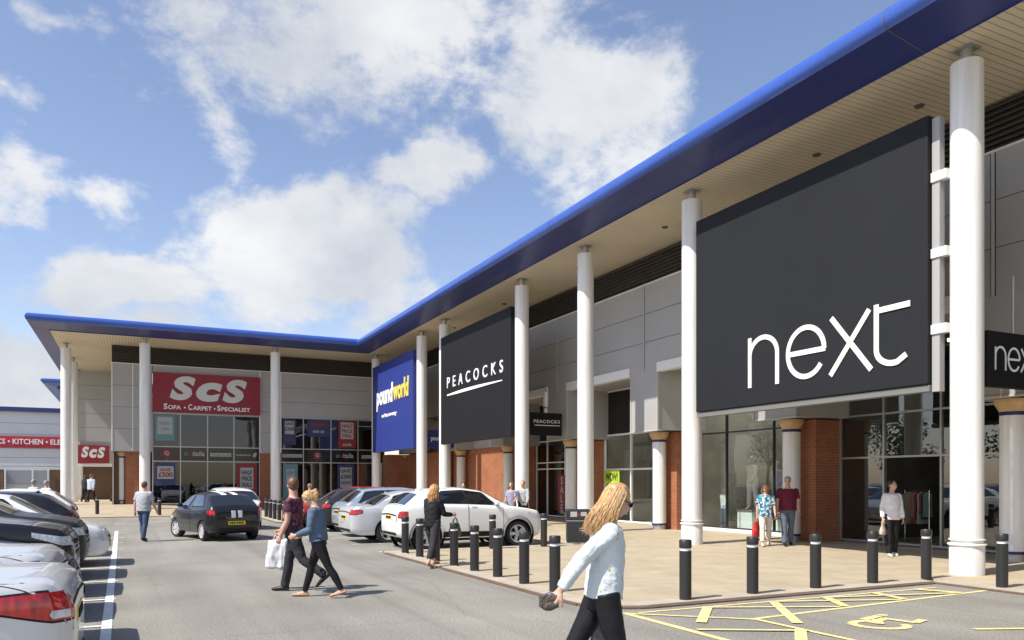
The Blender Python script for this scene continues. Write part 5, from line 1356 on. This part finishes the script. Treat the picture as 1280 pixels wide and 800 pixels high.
def bag(label, name, top, size, m, rz=0, cat='bag', handle=True, taper=1.15, crumple=.02, hl=.16):
    """soft carrier bag hanging from the hand at `top`"""
    b = thing(name, label, cat, (top[0], top[1], top[2]-hl-size[2]), rz)
    w_, d_, h_ = size; g_ = MB()
    g_.loft([((0,0,.0),w_*.40,d_*.35,(1,0,0),(0,1,0)),((0,0,h_*.08),w_*.52*taper,d_*.55,(1,0,0),(0,1,0)),((0,0,h_*.45),w_*.50*taper,d_*.55,(1,0,0),(0,1,0)),((0,0,h_*.8),w_*.48,d_*.38,(1,0,0),(0,1,0)),((0,0,h_),w_*.46,d_*.16,(1,0,0),(0,1,0))], 24)
    o = g_.build('bag_body', M[m], b); bake(o, .012, 2, disp=crumple, dscale=6, dstretch=(1.5,1.5,.5))
    if handle:
        for sg in (1,-1):
            g_ = MB(); g_.tube([(-w_*.28,sg*d_*.1,h_*.97),(-w_*.14,sg*.01,h_+hl*.75),(0,sg*.004,h_+hl),(w_*.14,sg*.01,h_+hl*.75),(w_*.28,sg*d_*.1,h_*.97)], .007, 8); g_.build('handle', M[m], b, True)
    return b
# foreground woman, walking right
r, hw = person('woman in pale blue sweatshirt and black leggings striding right in the foreground, long blonde hair', .635, 5.45, (1,.10), 1.68, 'f', .0085,
    legs=((14,4,0),(-30,12,28)), arms=(dict(sw=-49,el=14,ab=3,curl=.75,palm=(-.6,.7,0)),dict(sw=-4,el=6,ab=3,curl=.8)), lean=4, head=(0,24), top='sweat', sleeve=1, hem=.0, bottom='leggings', hair=('long','hair_blonde'), loose=1.5, shades=True, twist=-4, build_=.94)
pb = thing('purse', 'small brown purse held in the blonde woman\'s trailing hand', 'purse', tuple(hw[0]+Vector((0,0,-.04))), r.rotation_euler.z)
g_ = MB(); g_.box(-.022,.022,-.10,.03,-.01,.075); g_.ball((0,-.035,.0),.03,.06,.035,16,10); o = g_.build('pouch', M['purse'], pb); bake(o,.008,2,.004,30); g_ = MB(); g_.tube([(.0,.02,.07),(0,-.03,.088),(0,-.085,.07)],.005,6); g_.build('zip', M['chrome'], pb)
bag('dark grey textured shopping bag swinging between the blonde woman\'s legs','shopping_bag', tuple(hw[1]+Vector((0,0,.02))), (.26,.14,.36), 'greybag', .35, hl=.10, crumple=.012)
# couple crossing
r, hw = person('man in burgundy patterned T-shirt and dark jeans, looking away, beside the ponytailed woman', -3.36, 12.05, (-1,.12), 1.74, 'm', .011,
    legs=((16,6,0),(-24,32,40)), arms=(dict(sw=30,el=6,ab=8,curl=.9),dict(sw=2,el=22,ab=5)), lean=1, head=(48,0), top='check', sleeve=.55, hem=-.08, bottom='darkgreycloth', hair=('short','hair_brown'), loose=1)
r2, hw2 = r, hw
bag('crumpled white plastic carrier bag held low by the burgundy shirt man','carrier_bag', tuple(hw[0]), (.34,.14,.46), 'plasticbag', heading(1,0)+1.57, hl=.10, crumple=.03)
person('woman in blue denim jacket and black leggings looking down, blonde ponytail', -2.84, 11.5, (-1,-.02), 1.60, 'f', .011,
    legs=((19,4,0),(-24,6,14)), arms=(dict(sw=4,el=62,ab=6,inw=6),dict(sw=8,el=60,ab=8,inw=10)), lean=7, head=(5,42), top='denim', sleeve=1, hem=-.02, bottom='leggings', shoes='tan', hair=('ponytail','hair_blonde'), loose=1.6)
# woman by the bollards, seen from behind
r, hw = person('woman in black jacket and cropped trousers stepping past the bollards, wavy golden hair', -1.58, 15.55, (.45,1), 1.62, 'f', .012,
    legs=((-20,6,22),(20,6,0)), arms=(dict(sw=14,el=70,ab=14,inw=-14),dict(sw=10,el=60,ab=8)), lean=4, head=(8,14), top='blackcloth', sleeve=1, hem=-.14, bottom='darkgreycloth', leglen=.82, shoes='tan', hair=('wavy','hair_gold'), loose=1.8)
bag('black handbag on the golden haired woman\'s arm','handbag', tuple(hw[0]+Vector((0,0,-.05))), (.30,.14,.26), 'purse', .5, hl=.12, crumple=.008)
# walking away in the road
person('man in grey T-shirt and blue jeans walking away beside the parked cars', -10.45, 22.2, (.10,1), 1.66, 'm', .013,
    legs=((-12,4,10),(14,8,0)), arms=(dict(sw=10,el=26,ab=10),dict(sw=-6,el=8,ab=12)), lean=2, head=(-12,4), top='greytee', sleeve=.7, hem=-.10, bottom='jeans_blue', hair=('short','hair_brown'), loose=2.2, build_=1.12)
# couple outside the next window
r, hw = person('woman in blue floral top and pale trousers walking from the shop window, short ginger hair', 6.58, 20.3, (-.25,-1), 1.60, 'f', .012,
    legs=((20,6,0),(-18,10,16)), arms=(dict(sw=-6,el=8,ab=10),dict(sw=8,el=16,ab=12)), lean=2, head=(12,6), top='floral', sleeve=.75, hem=-.16, bottom='offwhite', leglen=.9, shoes='shoewhite', hair=('bob','hair_ginger'), loose=2.2, build_=1.1)
bag('red plastic carrier bag held by the floral top woman','carrier_bag', tuple(hw[0]), (.32,.12,.40), 'redbag', .3, hl=.09)
person('man in plain burgundy T-shirt and grey jeans beside the floral top woman', 7.17, 20.35, (-.15,-1), 1.76, 'm', .012,
    legs=((10,4,0),(-10,8,8)), arms=(dict(sw=6,el=14,ab=12),dict(sw=-4,el=14,ab=8)), lean=0, head=(14,4), top='burgundy', sleeve=.7, hem=-.06, bottom='jeans_grey', hair=('short','hair_grey'), loose=1.6, build_=1.16)
r, hw = person('woman in white long-sleeved top and black trousers outside the open shop doorway', 8.50, 17.5, (-.15,-1), 1.66, 'f', .012,
    legs=((8,3,0),(-8,6,4)), arms=(dict(sw=4,el=20,ab=14),dict(sw=4,el=14,ab=8)), lean=0, head=(-35,-6), top='whitecloth', sleeve=1, hem=-.16, bottom='blackcloth', shoes='shoewhite', hair=('short','hair_dark'), loose=1.8)
bag('cream handbag carried by the white-topped woman','handbag', tuple(hw[0]+Vector((0,0,.02))), (.24,.12,.20), 'creambag', .4, hl=.13, crumple=.006)
# behind the crossover
person('fair-haired person in pale lilac top behind the white crossover bonnet', -.02, 29.0, (-.3,-1), 1.66, 'f', .016, top='lilac', sleeve=.7, hair=('bob','hair_brown'), bottom='jeans_grey', arms=(dict(sw=10,el=50),dict(sw=10,el=60)))
person('person with grey jacket and short ginger hair behind the white crossover bonnet', .42, 29.2, (-.3,-1), 1.72, 'm', .016, top='greytee', sleeve=1, hair=('short','hair_ginger'), bottom='blackcloth')
person('dark-haired head above the white crossover roof', -2.05, 33, (0,-1), 1.64, 'm', .018, top='blackcloth', hair=('short','hair_dark'), bottom='blackcloth')
person('person with fair hair and cream top behind the red car roof', -8.6, 33.2, (.2,1), 1.62, 'f', .018, top='offwhite', sleeve=.6, hair=('bun','hair_blonde'), bottom='jeans_blue')
# far group
person('person in pale blue shirt and black trousers, back turned, at the passage entrance', -25.3, 47.0, (.1,1), 1.72, 'm', .02, top='lightbluecloth', sleeve=1, bottom='blackcloth', hair=('short','hair_brown'), build_=1.08, loose=1.8)
person('tall dark-clothed person just right of the pale blue shirt at the passage', -24.6, 48.6, (.1,1), 1.80, 'm', .02, top='blackcloth', sleeve=1, bottom='blackcloth', hair=('short','hair_dark'), build_=1.1, loose=1.8)
person('dark-clothed person just left of the pale blue shirt at the passage', -26.3, 48.2, (-.2,1), 1.70, 'f', .02, top='darkgreycloth', sleeve=1, bottom='blackcloth', hair=('bob','hair_dark'))
person('person in white shirt among the cars by the far left column', -18.6, 31.2, (.3,1), 1.76, 'm', .018, top='whitecloth', sleeve=.7, bottom='jeans_blue', hair=('short','hair_grey'), loose=2)
person('person in pale blue shirt among the cars, left of the far white column', -19.6, 32, (.3,1), 1.80, 'm', .018, top='lightbluecloth', sleeve=.7, bottom='jeans_blue', hair=('short','hair_grey'), loose=2)
person('person in white sleeve leaning beside the small far shop column', -22.6, 46.5, (-1,.3), 1.64, 'f', .02, top='whitecloth', sleeve=.7, bottom='darkgreycloth', hair=('short','hair_dark'), lean=16, arms=(dict(sw=60,el=10),dict(sw=64,el=8)))
# mannequins in the windows
def manq(label, pos, face, top, bottom, z=.25, H=1.78, **kw):
    return person(label, 0, 0, face, H, kw.pop('sex','f'), .016, pos=pos, top=top, bottom=bottom, shoes=None, hair=(None,None), skin='manneq', name='mannequin', z=z, legs=((4,2,0),(-4,3,0)), cat='mannequin', **kw)
manq('shop mannequin in cream top standing highest in the clear window', (18.95, 20.3), (-.9,-.7), 'offwhite', 'whitecloth', z=.75)
manq('shop mannequin in pink top at the right end of the clear window', (18.9, 19.1), (-.9,-.7), 'lilac', 'greytee', z=.55)
manq('small shop mannequin in white and navy at the left of clear window', (18.6, 21.3), (-.9,-.7), 'whitecloth', 'denim', z=.10, H=1.35)
manq('mannequin in white top and dark skirt behind the WOW window', (18.7, 24.0), (-1,-.5), 'whitecloth', 'blackcloth', z=.30)
manq('darker mannequin further inside the WOW window', (19.4, 25.2), (-1,-.5), 'greytee', 'blackcloth', z=.30)
GC = [mat('garment_'+n_, c_, .9, bump=.5, bump_scale=12) for n_, c_ in (('navy',(.03,.05,.12)),('white',(.6,.6,.58)),('coral',(.5,.12,.09)),('grey',(.22,.22,.23)),('mint',(.25,.42,.36)),('black',(.02,.02,.02)),('sand',(.45,.36,.24)))]
def rail(x, y, rz, n, label, seed=1):
    t = thing('clothes_rail', label, 'clothes rail', (x,y,KZ+.012), rz, 'clothes rails inside the shops'); rr_ = random.Random(seed)
    L_ = n*.062; s = MB()
    for sg in (-1,1): s.tube([(sg*L_/2,-.22,0),(sg*L_/2,.22,0)], .016, 8); s.tube([(sg*L_/2,0,0),(sg*L_/2,0,1.42)], .016, 8)
    s.tube([(-L_/2,0,1.42),(L_/2,0,1.42)], .014, 8); s.build('frame', M['chrome'], t, True)
    for i in range(n):
        g_ = MB(); xx = -L_/2+.05+i*(L_-.1)/n; ln = rr_.uniform(.62,.95); w1 = rr_.uniform(.19,.24)
        g_.loft([((xx,0,1.38-ln),.020,w1*1.05,(1,0,0),(0,1,0)),((xx,0,1.38-ln*.5),.022,w1*.9,(1,0,0),(0,1,0)),((xx,0,1.30),.018,w1,(1,0,0),(0,1,0)),((xx,0,1.37),.012,.07,(1,0,0),(0,1,0))], 10)
        g_.build('garment', GC[rr_.randrange(7)] if i % 4 else GC[(i//4+seed) % 7], t, True)
rail(19.9,18.4,1.4,14,'clothes rail deep inside the clear shop window, right of the mannequin',2); rail(20.6,21.0,.2,12,'clothes rail deep inside the clear shop window, left of the mannequin',5)
rail(20.4,12.6,.6,16,'long clothes rail just inside the dark open doorway',3); rail(19.6,14.6,1.57,12,'clothes rail behind the glass beside the open doorway',4)
rail(20.2,24.0,.3,14,'clothes rail behind the WOW window',6); rail(20.0,31.8,.4,12,'clothes rail inside the fourth shop beside the SALE banner',7)
def plinth(x, y, h, w_, label):
    t = thing('display_plinth', label, 'plinth', (x,y,KZ)); s = MB(); s.box(-w_,w_,-w_,w_,.0,h-.05); s.build('base', M['whitetxt'], t, bevel=.01); s = MB(); s.box(-w_-.03,w_+.03,-w_-.03,w_+.03,h-.049,h-.005); s.build('top', M['interior'], t)
plinth(18.95,20.3,.72,.35,'pale plinth under the cream-topped mannequin'); plinth(18.9,19.1,.52,.3,'pale plinth under the pink-topped mannequin'); plinth(18.7,24.0,.27,.4,'low pale plinth in the WOW window'); plinth(19.4,25.2,.27,.3,'low plinth further back in the WOW window')

# ------------------------------------------------------------------ trees across the car park (mirrored in the shop glass)
M['bark'] = mat('bark', (.10,.07,.05), .9, noise_amt=.3, noise_scale=6); M['leaf'] = mat('leaf', (.06,.11,.03), .7, noise_amt=.5, noise_scale=1.2)
def crown_mesh(seed):
    rnd = random.Random(seed); s = MB()
    cl = [(rnd.gauss(0,1.5),rnd.gauss(0,1.5),rnd.uniform(-2,2.4),rnd.uniform(.6,1.2)) for _ in range(26)]
    for cx_,cy_,cz_,cr_ in cl:
        for _ in range(95):
            d = Vector((rnd.gauss(0,1),rnd.gauss(0,1),rnd.gauss(0,1))).normalized()*cr_*rnd.uniform(.5,1.05); p_ = Vector((cx_,cy_,cz_))+d
            a = Vector((rnd.gauss(0,1),rnd.gauss(0,1),rnd.gauss(0,1))).normalized(); b_ = a.orthogonal().normalized(); sz = rnd.uniform(.08,.17)
            s.quad(p_-a*sz, p_-b_*sz*.6, p_+a*sz, p_+b_*sz*.6)
    return s.mesh('crown', [M['leaf']])
CM = [crown_mesh(3), crown_mesh(9)]
tk = MB(); tk.tube([(0,0,0),(.05,.02,1.6),(0,.1,3.2),(.1,0,5.0)],[.20,.16,.13,.05],10)
for a in (0,1.6,3,4.5): tk.tube([(0,.05,2.6),(.8*math.cos(a),.8*math.sin(a),3.8),(1.6*math.cos(a),1.6*math.sin(a),5)],[.09,.06,.02],8)
TM = tk.mesh('trunk', [M['bark']], True)
for i, (x, y, k_) in enumerate(((-27,56,1.2),(-30,68,1.3),(-24,14,1),(-26,23,1.15),(-23,31,.95),(-28,38,1.2),(-25,5,1.1),(-24,46,1))):
    t = thing('tree', 'leafy green tree across the car park, seen only mirrored in the shop glass', 'tree', (x,y,0), i*1.3, 'trees across the car park'); t.scale = (k_,k_,k_)
    link(TM, 'trunk', t); link(CM[i%2], 'crown', t, (0,0,5.2))
car('hatch','white',(-10.5,14),PI/2,'white car parked across the aisle to the left',gf); car('saloon','black',(-10.5,20),PI/2,'black car parked across the aisle to the left',gf)

# ------------------------------------------------------------------ sky, sun, camera
EL = 52.0
sd = Vector((.990*math.cos(R(EL)), .141*math.cos(R(EL)), -math.sin(R(EL))))   # direction the sunlight travels
W_ = bpy.data.worlds.new('World'); SC.world = W_; W_.use_nodes = True; nt = W_.node_tree; L = nt.links; bg = nt.nodes['Background']
sky = N(nt,'ShaderNodeTexSky'); sky.sky_type = 'NISHITA'; sky.sun_disc = False; sky.sun_elevation = R(EL); sky.sun_rotation = math.atan2(-sd.x, -sd.y)
sky.air_density = 1.0; sky.dust_density = .6; sky.ozone_density = 1.5
tc = N(nt,'ShaderNodeTexCoord'); nv = N(nt,'ShaderNodeVectorMath', operation='NORMALIZE'); L.new(tc.outputs['Generated'], nv.inputs[0])
sp = N(nt,'ShaderNodeSeparateXYZ'); L.new(nv.outputs[0], sp.inputs[0])
def MT(op, a, b=None, c=None, clamp=False):
    n = N(nt,'ShaderNodeMath', operation=op); n.use_clamp = clamp
    for i, q in enumerate((a, b, c)):
        if q is None: continue
        if isinstance(q, (int, float)): n.inputs[i].default_value = q
        else: L.new(q, n.inputs[i])
    return n.outputs[0]
az = MT('MULTIPLY', MT('ARCTAN2', sp.outputs[0], sp.outputs[1]), 57.2958); el = MT('MULTIPLY', MT('ARCSINE', sp.outputs[2]), 57.2958)
cb = N(nt,'ShaderNodeCombineXYZ'); L.new(az, cb.inputs[0]); L.new(el, cb.inputs[1])
def noise_n(scale, detail, rough, vec, dist=0):
    n = N(nt,'ShaderNodeTexNoise'); n.inputs['Scale'].default_value = scale; n.inputs['Detail'].default_value = detail; n.inputs['Roughness'].default_value = rough; n.inputs['Distortion'].default_value = dist; L.new(vec, n.inputs['Vector']); return n
mpn = N(nt,'ShaderNodeMapping'); mpn.inputs['Scale'].default_value = (1,1,1.45); L.new(nv.outputs[0], mpn.inputs[0])
wn = noise_n(4.5, 5, .6, mpn.outputs[0])
# warp the angular coordinates so that the cloud banks get ragged edges
ws = N(nt,'ShaderNodeVectorMath', operation='MULTIPLY_ADD'); L.new(wn.outputs['Color'], ws.inputs[0]); ws.inputs[1].default_value = (11,8,0); ws.inputs[2].default_value = (-5.5,-4,0)
wp = N(nt,'ShaderNodeVectorMath', operation='ADD'); L.new(cb.outputs[0], wp.inputs[0]); L.new(ws.outputs[0], wp.inputs[1])
def px2(px, py):
    dx, dz = (px-640)/978, (602-py)/978; a = math.degrees(math.atan(dx))+25.95; return a, math.degrees(math.atan(dz/math.hypot(1, dx)))
# cloud banks: azimuth, elevation, half width, half height (degrees), tilt, weight
BL = [(14.9,30.3,13,6.5,12,1.2),(3.5,27,5,5.5,-20,.8),(22,31,5,6,0,.75),(31,26.5,8.6,6.5,-15,1.35),(35,22,5,5.5,0,.9),(27.5,33.5,5,4,0,.7),
      (12,16.3,8.3,4.6,10,1.5),(8.5,15,4,3,0,1.0),(17.5,13.5,5,3.5,25,.9),(8,12.5,8,3.2,0,.8),(5.5,23.8,6,2.4,-55,1.05),(20.5,21.4,3.6,2.1,0,1.2),
      (-6.5,17.8,4.6,3.0,0,1.2),(-1,17,5,2.2,5,1.0),(3,18.2,4,1.6,0,.5),(0,12.6,9,1.7,7,1.4),(2,10.6,8,2,6,.8),(-7,6,8,5,0,1.7),(4,6.5,14,1.8,0,.6),(16,10.2,5,1.5,0,.5),(-7,24,3,1.4,-20,.8),(-6,33,4,2,0,.9),(2,35,8,2,5,.8),(-4,28,5,1,-15,.6),(10,8.6,6,.9,0,.7)]
acc = None
for a, e_, ra_, re_, tl, wt in BL:
    s1 = N(nt,'ShaderNodeMapping'); s1.vector_type = 'TEXTURE'; s1.inputs['Location'].default_value = (a,e_,0); s1.inputs['Rotation'].default_value = (0,0,R(tl)); s1.inputs['Scale'].default_value = (ra_,re_,1)
    L.new(wp.outputs[0], s1.inputs[0]); ln = N(nt,'ShaderNodeVectorMath', operation='LENGTH'); L.new(s1.outputs[0], ln.inputs[0])
    f_ = MT('MULTIPLY', MT('SUBTRACT', 1.25, ln.outputs['Value'], clamp=False), wt)
    acc = f_ if acc is None else MT('MAXIMUM', acc, f_)
fine = noise_n(8, 12, .66, mpn.outputs[0], .15); fine2 = noise_n(2.2, 4, .5, mpn.outputs[0])
# away from the pictured part of the sky: ordinary scattered cloud
far = MT('MULTIPLY', MT('SUBTRACT', fine2.outputs['Fac'], .52), 4)
away = MT('SMOOTH_MIN', 1, 1) if False else MT('MULTIPLY', MT('SUBTRACT', MT('ABSOLUTE', MT('SUBTRACT', az, 20)), 38), .1, clamp=True)
acc = MT('MAXIMUM', acc, MT('MULTIPLY_ADD', away, 3, MT('SUBTRACT', far, 3)))
d = MT('ADD', acc, MT('MULTIPLY', MT('SUBTRACT', fine.outputs['Fac'], .5), 3.2))
r_ = N(nt,'ShaderNodeMapRange', interpolation_type='SMOOTHSTEP'); r_.inputs['From Min'].default_value = .24; r_.inputs['From Max'].default_value = 1.05; r_.inputs['To Max'].default_value = .96; L.new(d, r_.inputs['Value'])
den = r_.outputs[0]
up_ = MT('MULTIPLY', MT('MAXIMUM', sp.outputs[2], 0), 12, clamp=True)
den = MT('MULTIPLY', den, up_)
sh2 = noise_n(3.2, 6, .6, mpn.outputs[0], .2)
shade = N(nt,'ShaderNodeMapRange'); shade.inputs['From Min'].default_value = .35; shade.inputs['From Max'].default_value = .65; L.new(sh2.outputs['Fac'], shade.inputs['Value'])
cc_ = N(nt,'ShaderNodeMix', data_type='RGBA'); cc_.inputs['A'].default_value = (4.1,4.35,4.8,1); cc_.inputs['B'].default_value = (6.3,6.33,6.4,1); L.new(shade.outputs[0], cc_.inputs['Factor'])
mxs = N(nt,'ShaderNodeMix', data_type='RGBA'); L.new(den, mxs.inputs['Factor'])
sks = N(nt,'ShaderNodeVectorMath', operation='MULTIPLY'); L.new(sky.outputs[0], sks.inputs[0]); sks.inputs[1].default_value = (1.36,1.22,1.22)
L.new(sks.outputs[0], mxs.inputs['A']); L.new(cc_.outputs['Result'], mxs.inputs['B']); L.new(mxs.outputs['Result'], bg.inputs['Color']); bg.inputs['Strength'].default_value = .10
sl = bpy.data.lights.new('sun', 'SUN'); sl.energy = 4.2; sl.angle = R(.55); sl.color = (1,.95,.87); so = bpy.data.objects.new('sun', sl); COL.objects.link(so); so.location = (-20,0,40); so.rotation_euler = sd.to_track_quat('-Z','Y').to_euler()
cam = bpy.data.cameras.new('camera'); co = bpy.data.objects.new('camera', cam); COL.objects.link(co); co.location = (0,0,1.7); co.rotation_euler = (R(90),0,-R(25.95))
cam.sensor_width = 36; cam.lens = 36*978/1280; cam.shift_y = (602-400)/1280; cam.clip_end = 3000; cam.clip_start = .05
SC.camera = co
vs_ = SC.view_settings; vs_.view_transform = 'Standard'; vs_.look = 'None'; vs_.gamma = 1; vs_.exposure = .6; vs_.use_curve_mapping = False
SC.cycles.max_bounces = 8; SC.cycles.use_denoising = True
